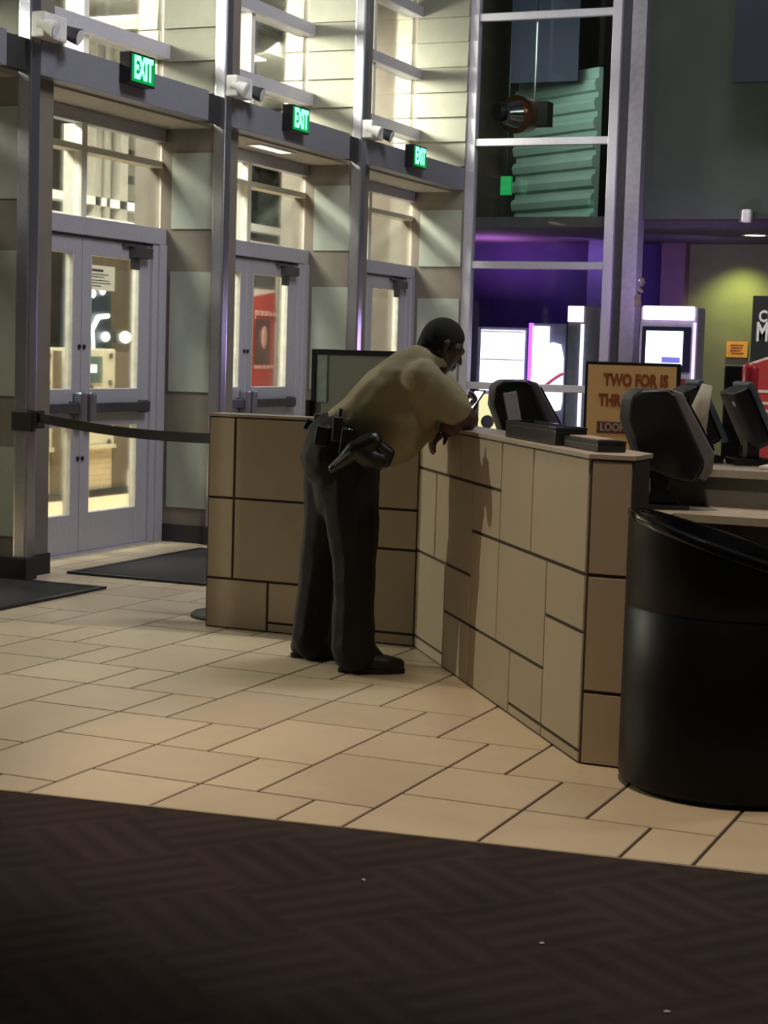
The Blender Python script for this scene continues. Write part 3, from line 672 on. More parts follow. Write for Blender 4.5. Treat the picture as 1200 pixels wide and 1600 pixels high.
text('lettering', 'CL', .12, face((xl+.05, YP-.004, zc_), (1, 0, 0)), WLET, r, .001, 'LEFT', .004, sx=.8)
text('lettering', 'MO', .2, face((xl+.035, YP-.004, zm_), (1, 0, 0)), WLET, r, .001, 'LEFT', .006, sx=.62)
bm = B(); box(bm, xl+.1, xl+.8, YP-.15, YP+.2, 0, .1); fin('base', bm, BLACK, r)

# ================================================================== tiled ticket desk
A0 = Vector((-3.247, 8.055, 0)); B0 = Vector((-1.782, 6.04, 0)); DS = (B0-A0).normalized(); NS = Vector((-DS.y, DS.x, 0))   # NS points into the desk
DK = root('ticket_desk', ((A0+B0)/2), 'tan stone tiled ticket desk the man leans on', 'desk')
def walltile(rects, P, core, name):
    bm = B(); lay = bm.faces.layers.float.new('tone')
    for (a0, a1, b0, b1) in rects: slab(bm, lay, P, a0, a1, b0, b1, .006, .006, 0)
    core(bm)
    return fin(name, bm, [GROUT, WTILE], DK)
HT = 1.10; TH = .155
# long slanted side
rects = [(0, .77, .895, HT), (.77, 1.41, .895, HT), (1.41, 1.84, .685, HT), (1.84, 2.49, .685, HT), (.98, 1.41, .685, .895), (0, .35, .485, .895), (.35, .98, .485, .895),
         (.98, 1.41, .265, .685), (1.41, 2.05, .265, .685), (2.05, 2.49, .475, .685), (2.05, 2.49, .045, .475), (0, .555, .06, .485), (.555, .98, .265, .485), (0, .555, 0, .06),
         (.555, .98, 0, .265), (.98, 1.615, 0, .265), (1.615, 2.05, .045, .265), (1.615, 2.05, 0, .045), (2.05, 2.49, 0, .045)]
def core(bm):
    a = A0; b_ = B0; c = Vector((-1.627, 6.04, 0)); d = Vector((-1.627, 6.26, 0)); e = A0+NS*TH+DS*.0
    prism(bm, [a, b_, c, d, e+Vector((0, .05, 0))], (0, 0, HT-.002))
walltile(rects, lambda s, z, h: A0+DS*s-NS*h+Vector((0, 0, z)), core, 'front_wall')
# side facing the doors
rects = [(-4.43, -4.277, .68, HT), (-4.43, -4.277, .26, .68), (-4.277, -3.65, .68, HT), (-4.277, -3.65, .26, .68), (-4.43, -4.07, 0, .26), (-4.07, -3.65, .05, .26), (-4.07, -3.65, 0, .05),
         (-3.65, -3.25, .68, HT), (-3.65, -3.25, .48, .68), (-3.65, -3.25, .06, .48), (-3.65, -3.25, 0, .06)]
walltile(rects, lambda x, z, h: Vector((x, 8.055-h, z)), lambda bm: box(bm, -4.43, -3.25, 8.055, 8.055+TH, 0, HT-.002), 'side_wall')
# end beside the bin
walltile([(-1.782, -1.625, 0, .265), (-1.782, -1.625, .265, .685), (-1.782, -1.625, .685, HT)], lambda x, z, h: Vector((x, 6.04-h, z)), lambda bm: None, 'end_wall')
CAPM = M('desk_cap', (168, 156, 140), .45, 0, 20, .08)
bm = B()
prism(bm, [A0-NS*.008+Vector((0, 0, HT)), B0-NS*.008+Vector((0, -.006, HT)), (-1.62, 6.03, HT), (-1.62, 6.27, HT), A0+NS*TH+Vector((0, .05, HT))], (0, 0, .016))
box(bm, -4.436, -3.15, 8.047, 8.055+TH+.006, HT, HT+.014)
fin('top_cap', bm, CAPM, DK)
# lower work surface behind the slanted wall and along the right
bm = B()
q = [A0+NS*TH+Vector((.05, .05, 0)), Vector((-1.6, 6.30, 0)), Vector((-1.6, 6.56, 0)), Vector((2.2, 6.56, 0)), Vector((2.2, 6.97, 0)), Vector((-1.86, 6.97, 0)), A0+NS*.8+Vector((.05, .1, 0))]
prism(bm, [p+Vector((0, 0, .85)) for p in q], (0, 0, .03))
fin('work_surface', bm, M('work_top', (170, 160, 142), .5, 0, 14, .12), DK)
bm = B(); box(bm, -1.58, 2.2, 6.6, 6.64, 0, .85)
fin('lower_front', bm, M('lower_front', (128, 110, 96), .7), DK)
bm = B(); box(bm, -1.82, 2.2, 6.975, 7.02, .88, 1.0, 0); box(bm, -1.86, 2.2, 6.95, 7.9, 1.0, 1.03, 1); box(bm, -1.8, 2.2, 7.02, 7.88, 0, 1.0, 2)
fin('back_counter', bm, [M('counter_grey', (98, 96, 90), .6), M('counter_top', (158, 152, 140), .4), DARKBASE], DK)

# ================================================================== screens on the desk
def monitor(name, base, yaw, lab, k=1.0, grp=None, sticker=False):
    """desk terminal seen from behind: base plate, leaning neck, deep tapered housing, paler screen shell"""
    r = root(name, base, lab, 'monitor', grp)
    T = Matrix.Translation(base) @ Matrix.Rotation(yaw, 4, 'Z') @ Matrix.Scale(k, 4)
    def side(pts, wd, nm, mat, par, bev, taper=None):
        bm = B(); rings = []
        for sx in (-1, 1):
            rings.append([bm.verts.new(T @ Vector((sx*(wd if taper is None else taper(y, z)), y, z))) for y, z in pts])
        n = len(pts); bm.faces.new(rings[0]); bm.faces.new(rings[1][::-1])
        for q in range(n): bm.faces.new((rings[0][q], rings[1][q], rings[1][(q+1) % n], rings[0][(q+1) % n]))
        return fin(nm, bm, mat, par, bevel=bev*k, seg=3, auto=.6)
    bm = B(); box(bm, -.11, .11, -.09, .10, .0, .02, 0, T); fin('base', bm, BLACK, r, bevel=.006*k)
    side([(-.08, .018), (-.05, .06), (-.055, .12), (-.10, .20), (.03, .16), (.02, .08), (.075, .018)], .055, 'neck', SATIN, r, .012)
    # leaning axis: up along (-.45, .89)
    h = side([(-.165, .36), (-.16, .455), (-.12, .485), (-.02, .488), (.012, .47), (.145, .20), (.10, .115), (.02, .125), (-.09, .17)], .15, 'housing', BLACK, r, .018,
             lambda y, z: .165 if y+(.47-z)*-.5 > -.1+.0 else .125)
    side([(-.008, .490), (.042, .478), (.185, .235), (.178, .16), (.150, .125), (.118, .135), (.140, .205)], .152, 'front_shell', SHELL, h, .01)
    q = T @ Matrix.Translation((.0, .118, .352)) @ Matrix.Rotation(math.radians(30.5), 4, 'X')
    bm = B(); box(bm, -.145, .145, -.0, .006, -.12, .12, 0, q); fin('screen', bm, M('screen_off', (18, 20, 26), .12), h)
    if sticker:
        q = T @ Matrix.Translation((.0, -.07, .31)) @ Matrix.Rotation(math.radians(12), 4, 'X')
        bm = B(); box(bm, .10, .174, -.032, .03, -.13, .12, 0, q); o_ = fin('label_sticker', bm, M('sticker', (196, 186, 200), .6), h); o_['label'] = 'pale paper strip on the back'
    return r
SHELL = M('shell_grey', (104, 102, 106), .4)
monitor('checkout_monitor', Vector((-1.71, 6.76, .88)), math.radians(-65), 'big black touch monitor seen from behind, leaning back above the black bin', .95, 'desk monitors')
monitor('checkout_monitor', Vector((-2.69, 7.95, .88)), math.radians(-62), 'black monitor back with a pale paper strip, in front of the violet lights', .95, 'desk monitors', True)

# trays on the desk cap
def onwall(s, n, z): return A0+DS*s+NS*n+Vector((0, 0, z))
def tray(s0, s1, n0, n1, z0, z1, name, lab, mat, lip):
    bm = B(); prism(bm, [onwall(s0, n0, z0), onwall(s1, n0, z0), onwall(s1, n1, z0), onwall(s0, n1, z0)], (0, 0, z1-z0))
    o = fin(name, bm, mat, bevel=.006); tag(o, lab, 'tray')
    if lip:
        bm = B()
        for a, b_, c, d in ((s0, s1, n0, n0+.012), (s0, s1, n1-.012, n1), (s0, s0+.012, n0+.012, n1-.012), (s1-.012, s1, n0+.012, n1-.012)):
            prism(bm, [onwall(a, c, z1), onwall(b_, c, z1), onwall(b_, d, z1), onwall(a, d, z1)], (0, 0, .012))
        fin('rim', bm, SATIN, o)
    return o
tray(1.32, 1.98, .03, .16, HT+.0165, HT+.075, 'display_tray', 'long black tray box on the desk top below the violet machines', SATIN, True)
tray(1.99, 2.38, .06, .17, HT+.0165, HT+.045, 'leaflet_tray', 'low dark tray with pale leaflets near the desk end', BLACK, True)
bm = B(); prism(bm, [onwall(2.02, .075, HT+.0575), onwall(2.34, .075, HT+.0575), onwall(2.34, .155, HT+.0575), onwall(2.02, .155, HT+.0575)], (0, 0, .004)); tag(fin('leaflet', bm, M('leaflet', (168, 150, 140), .5)), 'pale leaflets lying in the low dark tray', 'leaflet')

# two for ... poster in a black frame on a stand
YS = 9.6
a = atY(915, 564, YS); b_ = atY(1063, 572, YS); zb = atY(985, 752, YS).z
r = root('poster_sign', ((a.x+b_.x)/2, YS, 0), 'orange TWO FOR poster in a black frame behind the big monitor', 'sign')
bm = B(); box(bm, a.x, b_.x, YS, YS+.03, zb-.02, a.z); fin('frame', bm, BLACK, r, bevel=.006)
bm = B(); box(bm, a.x+.018, b_.x-.018, YS-.003, YS, zb, a.z-.018); fin('poster', bm, M('poster_orange', (240, 192, 126), .6, 0, 5, .04), r)
TXT = M('poster_ink', (158, 78, 40), .6)
q = atY(950, 594, YS)
text('lettering', 'TWO FOR IS', .093, face((atY(944, 594, YS).x, YS-.005, q.z), (1, 0, 0)), TXT, r, .0008, 'LEFT', .004, sx=.70)
q = atY(950, 626, YS)
text('lettering', 'THR', .093, face((atY(936, 626, YS).x, YS-.005, q.z), (1, 0, 0)), TXT, r, .0008, 'LEFT', .004, sx=.70)
q0 = atY(933, 658, YS); q1 = atY(1000, 679, YS)
bm = B(); box(bm, q0.x, q0.x+.38, YS-.006, YS-.003, q1.z, q0.z); o = fin('logo_panel', bm, M('logo_brown', (112, 72, 66), .6), r)
text('lettering', 'LOOPAL', .062, face((q0.x+.02, YS-.008, (q0.z+q1.z)/2), (1, 0, 0)), M('logo_cream', (206, 178, 158), .6), o, .0008, 'LEFT', .001, sx=.85)
q0 = atY(1000, 722, YS)
bm = B(); box(bm, q0.x, q0.x+.3, YS-.006, YS-.003, zb+.02, q0.z); fin('dark_block', bm, M('logo_brown', (0, 0, 0)), r)
bm = B(); rod(bm, ((a.x+b_.x)/2, YS+.05, .02), ((a.x+b_.x)/2, YS+.05, zb+.3), .02); rod(bm, ((a.x+b_.x)/2, YS+.05, 0), ((a.x+b_.x)/2, YS+.05, .02), .2, n=28); fin('stand', bm, BLACK, r)

# black framed board behind the low side wall
YB = 8.5
a = atY(487, 545, YB); b_ = atY(487, 648, YB)
r = root('display_board', (a.x+.5, YB, 0), 'black framed glossy grey board standing behind the low side wall', 'board')
bm = B()
box(bm, a.x, a.x+.028, YB, YB+.03, .0, a.z); box(bm, a.x+.50, a.x+.528, YB, YB+.03, .0, a.z); box(bm, a.x+.028, a.x+.50, YB, YB+.03, a.z-.028, a.z); box(bm, a.x+.028, a.x+.50, YB, YB+.03, .7, .73)
box(bm, a.x-.025, a.x+.002, YB-.01, YB+.03, 0, 1.19)
fin('frame', bm, BLACK, r, bevel=.004)
bm = B(); box(bm, a.x+.028, a.x+.50, YB+.008, YB+.02, .73, a.z-.028); fin('panel', bm, M('board_grey', (150, 154, 140), .18, 0, 5, .05), r)
bm = B(); box(bm, a.x+.03, a.x+.09, YB+.004, YB+.008, 1.18, a.z-.03); q = fin('edge_strip', bm, M('board_reflection', (160, 178, 170), .3), r)  # pale stripe coloured in as a reflection on the panel

# far terminals on the back counter
def term(x, y, yaw, lab):
    r = root('counter_terminal', (x, y, 1.03), lab, 'terminal', 'terminals on the back counter')
    T = Matrix.Translation((x, y, 1.03)) @ Matrix.Rotation(yaw, 4, 'Z')
    bm = B(); box(bm, -.1, .1, -.08, .08, 0, .03, 0, T); box(bm, -.05, .05, -.02, .03, .03, .16, 0, T); fin('stand', bm, BLACK, r, bevel=.006)
    H = T @ Matrix.Translation((0, 0, .20)) @ Matrix.Rotation(.45, 4, 'X')
    bm = B(); box(bm, -.14, .14, -.06, .01, -.12, .14, 0, H); h = fin('housing', bm, BLACK, r, bevel=.02, seg=3)
    bm = B(); box(bm, -.15, .15, .01, .035, -.13, .15, 0, H); fin('front_shell', bm, M('shell_slate', (92, 104, 120), .3, .3), h, bevel=.008)
    bm = B(); box(bm, .06, .1, -.063, -.06, .08, .1, 0, H); fin('rear_tag', bm, EML, h)
p = atZ(1120, 712, 1.03)
term(-1.72, 7.45, math.radians(-65), 'slate and black counter terminal farther back, beside the red banner')
term(-1.5, 7.4, math.radians(-65), 'rightmost slate counter terminal, against the red banner')

q = atY(1084, 650, 7.2)
bm = B(); ball(bm, (q.x, 7.2, 1.13), (.06, .05, .098), 3); rod(bm, (q.x, 7.2, 1.16), (q.x+.05, 7.2, 1.36), .055, .022)
o = fin('wrapped_bag', bm, M('bag_grey', (176, 172, 160), .6, 0, 12, .2, bump=.6), smooth=True)
tag(o, 'crumpled pale grey wrapped bundle between the big monitor and the far terminals', 'bundle')
# red bottle, black box and small silver cans on the back counter
q = atY(1172, 598, 7.75)
r = root('drink_bottle', (q.x, 7.75, 1.03), 'red capped bottle standing behind the far terminals', 'bottle')
bm = B(); lathe(bm, (q.x, 7.75, 1.03), [(0, 0), (.03, 0), (.032, .02), (.032, .26), (.02, .3), (.02, .32)], 20); fin('body', bm, M('bottle_dark', (46, 20, 22), .2), r, smooth=True)
bm = B(); lathe(bm, (q.x, 7.75, 1.03), [(.033, .25), (.036, .26), (.036, .40), (.02, .425), (0, .425)], 20); fin('red_cap', bm, M('cap_red', (206, 48, 62), .35), r, smooth=True)
q = atY(1150, 598, 7.8)
bm = B(); box(bm, q.x-.055, q.x+.04, 7.8, 7.9, 1.031, atY(1150, 572, 7.8).z); tag(fin('printer', bm, BLACK, bevel=.008), 'upright black box next to the red capped bottle', 'box')
for k, (px, py) in enumerate(((1092, 705), (1108, 706), (1143, 700), (1160, 702))):
    q = atZ(px, py+8, 1.03)
    bm = B(); lathe(bm, (q.x, q.y, 1.03), [(0, 0), (.018, 0), (.02, .01), (.02, .05), (.014, .058), (0, .058)], 14)
    tag(fin('metal_cup', bm, CHROME, smooth=True), ['small silver cup under the big monitor on the back counter', 'silver cup just right of the first cup on the back counter', 'silver cup below the middle of the far terminals', 'silver cup nearest the red banner'][k], 'cup', 'silver cups on the back counter')
bm = B(); box(bm, -1.40, -1.2, 7.1, 7.3, 1.031, 1.045); tag(fin('keyboard', bm, EML, bevel=.004), 'flat pale pad on the back counter at the right edge', 'pad')

# ================================================================== black bin
CB = Vector((-1.235, 6.02, 0)); RB = .385
BIN = M('bin_black', (12, 12, 14), .42, 0, 40, .1, spec=.14)
RIM = M('bin_rim', (18, 18, 20), .12, 0, 40, .05)
r = root('waste_bin', CB, 'large round glossy black bin with a slanted open top beside the desk end', 'bin')
ld = Vector((r0.x, r0.y, 0)).normalized()
def slant(x, y, z):
    return z if z < .8 else z-1.0+(.95-.30*((x*ld.x+y*ld.y)+RB)+.03*(-x*ld.y+y*ld.x))
bm = B()
prof = [(0, .004), (RB-.03, .004), (RB-.01, .012), (RB, .03), (RB, .612), (RB-.004, .616), (RB-.004, .622), (RB, .626), (RB, .965)]
lathe(bm, CB, prof, 96, top=slant)
fin('shell', bm, BIN, r, auto=.9)
bm = B(); lathe(bm, CB, [(RB, .965), (RB+.004, .975), (RB+.003, .992), (RB-.012, 1.0), (RB-.028, .997), (RB-.031, .985)], 96, top=slant); fin('rim', bm, RIM, r, auto=.9)
bm = B(); lathe(bm, CB, [(RB-.031, .985), (RB-.05, .62), (RB-.06, .4), (0, .39)], 96, top=lambda x, y, z: slant(x, y, z) if z > .9 else z)
fin('liner', bm, M('bin_liner', (20, 20, 23), .12), r, auto=.9)

# ================================================================== belt barrier, mats, scraps
r = root('belt_barrier', (-4.48, 8.42, 0), 'black retractable belt barrier stretched across the doors from the column to its post', 'belt barrier')
c = Vector((-4.48, 8.42, 0))
bm = B(); lathe(bm, c, [(0, 0), (.215, 0), (.215, .012), (.2, .025), (.05, .04), (0, .04)], 40); fin('base', bm, BLACK, r)
bm = B(); rod(bm, c+Vector((0, 0, .03)), c+Vector((0, 0, .98)), .032, n=20); fin('post', bm, BLACK, r)
bm = B(); rod(bm, c+Vector((0, 0, .98)), c+Vector((0, 0, 1.02)), .045, n=20); fin('head', bm, BLACK, r)
bm = B(); box(bm, -6.30, -6.15, 8.965, 9.03-.02, .91, 1.03, 0); box(bm, -6.19, -6.12, 8.97, 9.06, .93, 1.04); fin('wall_receiver', bm, BLACK, r, bevel=.006)
bm = B(); N_ = 24
pa = Vector((-6.15, 9.0, 1.0)); pb = c+Vector((0, 0, .965))
ring = []
dn = (pb-pa).normalized(); sd = Vector((-dn.y, dn.x, 0))*.0015
for k in range(N_+1):
    t = k/N_; p = pa.lerp(pb, t)-Vector((0, 0, .03*4*t*(1-t)))
    ring.append([bm.verts.new(p+s+Vector((0, 0, h))) for s, h in ((sd, -.028), (sd, .028), (-sd, .028), (-sd, -.028))])
for a, b_ in zip(ring, ring[1:]):
    for j in range(4): bm.faces.new((a[j], a[(j+1) % 4], b_[(j+1) % 4], b_[j]))
fin('belt', bm, M('belt_web', (13, 14, 20), .8, 0, 200, .2), r)
MAT = M('mat_fibre', (44, 43, 42), .95, 0, 220, .3, bump=.6)
for (x0, x1, y0, y1, lab) in ((-6.18, -5.19, 9.41, 11.12, 'dark entrance mat in front of the doors under the nearest EXIT sign'), (-6.6, -5.6, 7.2, 8.96, 'dark entrance mat at the left edge, before the nearest column')):
    bm = B(); box(bm, x0, x1, y0, y1, .001, .012); o = fin('entrance_mat', bm, MAT, bevel=.004); tag(o, lab, 'mat', 'entrance mats')
    bm = B()
    for a in ((x0, x0+.04, y0, y1), (x1-.04, x1, y0, y1), (x0+.04, x1-.04, y0, y0+.04), (x0+.04, x1-.04, y1-.04, y1)): box(bm, *a, .0125, .015)
    fin('rubber_edge', bm, BLACK, o)
for px, py, lab in ((568, 1376, 'tiny white scrap on the dark carpet near the tile edge'), (1042, 1582, 'tiny white scrap on the dark carpet at the bottom of the view'), (846, 1475, 'tiny white speck on the carpet below the desk end')):
    q = atZ(px, py, .009); bm = B(); g = bmesh.ops.create_icosphere(bm, subdivisions=1, radius=.008)
    for v in g['verts']: v.co = Vector((v.co.x*random.uniform(.6, 1.3), v.co.y*random.uniform(.6, 1.3), v.co.z*.35))+q+Vector((0, 0, .0026))
    tag(fin('paper_scrap', bm, M('paper', (0, 0, 0))), lab, 'scrap')

#PERSON
# ================================================================== the man leaning on the desk
PO = Vector((-3.33, 7.33, 0)); PU = Vector((r0.x, r0.y, 0)).normalized(); PW = Vector((PU.y, -PU.x, 0))   # PU along his body line, PW to his right side
def PP(px, py, w_=0.0):
    d = sight(px, py); q = PO+PW*w_
    return CP+d*((q-CP).dot(PW)/d.dot(PW))
def hull(bm, prims):
    """convex skin round a few spheres (point, radius or radii)"""
    t = B()
    for p, r_ in prims: ball(t, p, r_, 2)
    g = bmesh.ops.convex_hull(t, input=list(t.verts))
    bmesh.ops.delete(t, geom=[v for v in t.verts if not v.link_faces], context='VERTS')
    me = bpy.data.meshes.new('t'); t.to_mesh(me); t.free(); bm.from_mesh(me); bpy.data.meshes.remove(me)
def limb(bm, *pr):
    for a, b_ in zip(pr, pr[1:]): hull(bm, [a, b_])
def grown(name, bm, mats, parent, voxel=.008, smooth=6, fold=0, fscale=9, f=.5):
    """joins the pieces in bm to one continuous skin"""
    bmesh.ops.recalc_face_normals(bm, faces=bm.faces)
    me = bpy.data.meshes.new('t'); bm.to_mesh(me); bm.free()
    o = bpy.data.objects.new('t', me); COL.objects.link(o)
    m = o.modifiers.new('r', 'REMESH'); m.mode = 'VOXEL'; m.voxel_size = voxel
    m = o.modifiers.new('s', 'SMOOTH'); m.factor = f; m.iterations = smooth
    if fold:
        tx = bpy.data.textures.new('folds', 'CLOUDS'); tx.noise_scale = 1/fscale; tx.noise_depth = 2
        m = o.modifiers.new('d', 'DISPLACE'); m.texture = tx; m.strength = fold; m.mid_level = .5; m.texture_coords = 'LOCAL'
        m = o.modifiers.new('s2', 'SMOOTH'); m.factor = .5; m.iterations = 2
    bpy.context.view_layer.update()
    out = bpy.data.meshes.new_from_object(o.evaluated_get(bpy.context.evaluated_depsgraph_get()))
    bpy.data.objects.remove(o); bpy.data.meshes.remove(me); out.name = name; out.materials.clear()
    return link(name, out, mats, parent, True)
SKIN = M('dark_skin', (74, 52, 44), .45, 0, 30, .06); HAIR = M('black_hair', (20, 18, 18), .85, 0, 250, .3, bump=.5)
SHIRT = M('khaki_shirt', (152, 141, 108), .85, 0, 90, .06, bump=.05); PANTS = M('dark_trousers', (10, 10, 11), .85, 0, 90, .12, bump=.05)
LEATHER = M('black_leather', (20, 20, 21), .38, 0, 80, .15); BOOT = M('boot_black', (14, 14, 15), .5, 0, 60, .15)
# joints, measured in the photo; last value = metres towards the viewer
hipN, hipF = PP(548, 722, .10), PP(522, 722, -.10)
kneeN, kneeF = PP(553, 868, .11), PP(505, 862, -.16)
ankN, ankF = PP(550, 1012, .12), PP(488, 996, -.20)
pel, waist, chest, neck0 = PP(528, 692), PP(578, 672), PP(632, 628), PP(664, 562)
shN, shF = PP(660, 596, .19), PP(672, 596, -.19)
elN, elF = PP(729, 655, .10), PP(728, 652, -.30)
wrN, wrF = PP(697, 669, -.08), PP(728, 645, -.17)
hc = PP(692, 541, -.01)
HF = (PU*.84-PW*.22-Vector((0, 0, .52))).normalized()        # the way the face looks
HL = HF.cross(Vector((0, 0, 1))).normalized(); HU = HL.cross(HF).normalized()   # HL: towards the viewer
if HL.dot(PW) < 0: HL = -HL
HM = Matrix((HF, HL, HU)).transposed()
def hp(f_, l_, u_): return hc+HF*f_+HL*l_+HU*u_
bm = B()
limb(bm, (pel, .14), (waist, .15), (chest, .14), (neck0, .075), (hp(-.045, 0, -.10), .058), (hp(-.02, 0, -.02), .06))
for h, k, a in ((hipN, kneeN, ankN), (hipF, kneeF, ankF)): limb(bm, (pel, .11), (h, .095), (k, .06), (a, .042), (a+PU*.12-Vector((0, 0, .055)), .03))
for s_, e, w_ in ((shN, elN, wrN), (shF, elF, wrF)): limb(bm, (chest.lerp(neck0, .6), .09), (s_, .075), (e, .056), (e.lerp(w_, .35), .056), (w_, .037))
# head: skull, brow, cheeks, jaw, nose, lips, ears
ball(bm, hp(-.012, 0, .018), (.098, .076, .098), 3, HM)
hull(bm, [(hp(.04, .03, .01), .05), (hp(.04, -.03, .01), .05), (hp(.052, 0, -.055), .042), (hp(.06, 0, -.09), .026)])
hull(bm, [(hp(.01, .045, -.04), .03), (hp(.01, -.045, -.04), .03), (hp(.055, .0, -.085), .03)])
hull(bm, [(hp(.084, .028, .026), .013), (hp(.084, -.028, .026), .013), (hp(.09, 0, .02), .012)])
hull(bm, [(hp(.088, 0, .012), .009), (hp(.110, 0, -.022), .013), (hp(.094, .016, -.026), .010), (hp(.094, -.016, -.026), .010)])
hull(bm, [(hp(.092, .018, -.055), .007), (hp(.092, -.018, -.055), .007), (hp(.099, 0, -.053), .008)])
hull(bm, [(hp(.089, .016, -.067), .007), (hp(.089, -.016, -.067), .007), (hp(.096, 0, -.067), .008)])
for s_ in (1, -1):
    hull(bm, [(hp(-.005, .078*s_, .018), .010), (hp(-.014, .083*s_, .0), .013), (hp(-.004, .078*s_, -.026), .008)])
    hull(bm, [(hp(-.016, .086*s_, .022), .006), (hp(-.026, .088*s_, .002), .006)])
# hands
def hand(bm, wrist, knuck, tip, side, bend, spread=.021, thumb=None):
    """wrist -> knuckles -> finger tips, side = across the palm, bend = way the fingers curl"""
    side = side.normalized(); bend = bend.normalized(); f_ = (tip-knuck); fl = f_.length; fd = f_.normalized()
    hull(bm, [(wrist+side*.014, .022), (wrist-side*.014, .022), (knuck+side*.03, .0155), (knuck-side*.03, .0155)])
    for k, L_ in enumerate((.86, 1.0, .95, .75)):
        b0 = knuck+side*(.033-.022*k)
        b1 = b0+fd*fl*.42*L_; d2 = (fd+bend*.55).normalized(); b2 = b1+d2*fl*.33*L_; d3 = (fd+bend*1.3).normalized(); b3 = b2+d3*fl*.25*L_
        limb(bm, (b0, .0125), (b1, .0115), (b2, .0105), (b3, .009))
    t0 = wrist.lerp(knuck, .3)+side*.028; td = thumb if thumb else (fd*.6+side*.8+bend*.3).normalized()
    limb(bm, (t0, .015), (t0+td*.04, .0115), (t0+td*.04+(td+fd*.8).normalized()*.034, .009))
kN = PP(681, 684, -.09); tN = PP(666, 706, -.09)
hand(bm, wrN, kN, tN, PW*1.0+PU*.25, PU*.8-Vector((0, 0, .5)))
kF = PP(738, 636, -.13); hand(bm, wrF, kF, kF+(PU*.02+Vector((0, 0, .075))), PW*.8+PU*.2, PW*.2-PU*.9)
man = grown('person', bm, SKIN, None, .0062, 3)
tag(man, 'man in khaki uniform shirt and dark trousers leaning on the desk over a phone', 'person')
for s_ in (1, -1):
    bm = B(); ball(bm, hp(.083, .031*s_, .006), .0115, 2)
    fin('eye', bm, M('eye_white', (190, 180, 172), .25), man, smooth=True)
# hair: close cropped cap with a clean front line
bm = B()
ball(bm, hp(-.016, 0, .022), (.104, .081, .104), 4, HM)
bmesh.ops.bisect_plane(bm, geom=bm.verts[:]+bm.edges[:]+bm.faces[:], plane_co=hp(.012, 0, .005), plane_no=(HF*.75-HU*.66), clear_outer=True)
bmesh.ops.holes_fill(bm, edges=[e for e in bm.edges if e.is_boundary])
hull(bm, [(hp(.02, .074, .03), .006), (hp(.012, .077, -.01), .005), (hp(-.02, .076, .02), .008)]); hull(bm, [(hp(.02, -.074, .03), .006), (hp(.012, -.077, -.01), .005), (hp(-.02, -.076, .02), .008)])
hull(bm, [(hp(-.085, .03, -.045), .02), (hp(-.085, -.03, -.045), .02), (hp(-.09, 0, 0), .03)])
grown('hair', bm, HAIR, man, .006, 3)
# shirt
bm = B()
for w_ in (.075, -.075):
    q = PW*w_
    limb(bm, (PP(533, 668)+q, .098), (PP(566, 655)+q, .125), (PP(604, 622)+q, .148), (PP(634, 594)+q, .135), (PP(650, 570)+q, .09))
hull(bm, [(PP(590, 668, .05), .15), (PP(612, 672, 0), .17), (PP(590, 668, -.05), .15)])
hull(bm, [(PP(612, 672, .05), .155), (PP(622, 650, .07), .15), (PP(622, 650, -.07), .15), (PP(645, 640, 0), .13), (PP(612, 672, -.05), .155)])
hull(bm, [(PP(612, 690, .06), .11), (PP(612, 690, -.06), .11), (PP(645, 655, 0), .13)])
hull(bm, [(PP(640, 600, .1), .12), (PP(640, 600, -.1), .12), (PP(662, 575, 0), .075), (PP(660, 620, .06), .11), (PP(660, 620, -.06), .11)])
for s_, e in ((shN, elN), (shF, elF)):
    m_ = s_.lerp(e, .60)
    limb(bm, (s_.lerp(PP(640, 600), .35), .115), (s_+Vector((0, 0, -.005)), .098), (s_.lerp(e, .4), .09), (m_, .084))
    d = (e-s_).normalized(); hull(bm, [(m_, .084), (m_+d*.025, .083)])
hull(bm, [(shN.lerp(PP(640, 600), .5), .12), (PP(655, 620, .09), .12), (shN.lerp(elN, .3), .085)])
hull(bm, [(shN.lerp(PP(640, 600), .3), .105), (PP(630, 650, .11), .12), (PP(600, 640, .10), .12), (PP(620, 600, .09), .125)])
hull(bm, [(shN.lerp(elN, .25), .095), (PP(650, 640, .10), .10), (shN, .098)])
sh = grown('shirt', bm, SHIRT, man, .008, 12, .022, 7)
bm = B()                                            # collar and shoulder seam
hull(bm, [(PP(655, 546, .06), .016), (PP(672, 556, .085), .014), (PP(690, 566, .07), .012), (PP(684, 572, .08), .014), (PP(664, 562, .1), .014)])
hull(bm, [(PP(655, 546, .06), .016), (PP(655, 543, -.06), .016), (PP(648, 550, .06), .016), (PP(648, 550, -.06), .016)])
hull(bm, [(PP(660, 546, -.06), .016), (PP(677, 556, -.085), .014), (PP(692, 566, -.07), .012), (PP(669, 562, -.1), .014)])
hull(bm, [(PP(690, 562, .068), .010), (PP(697, 572, .055), .008), (PP(688, 570, .075), .010)])
grown('collar', bm, SHIRT, sh, .006, 3)
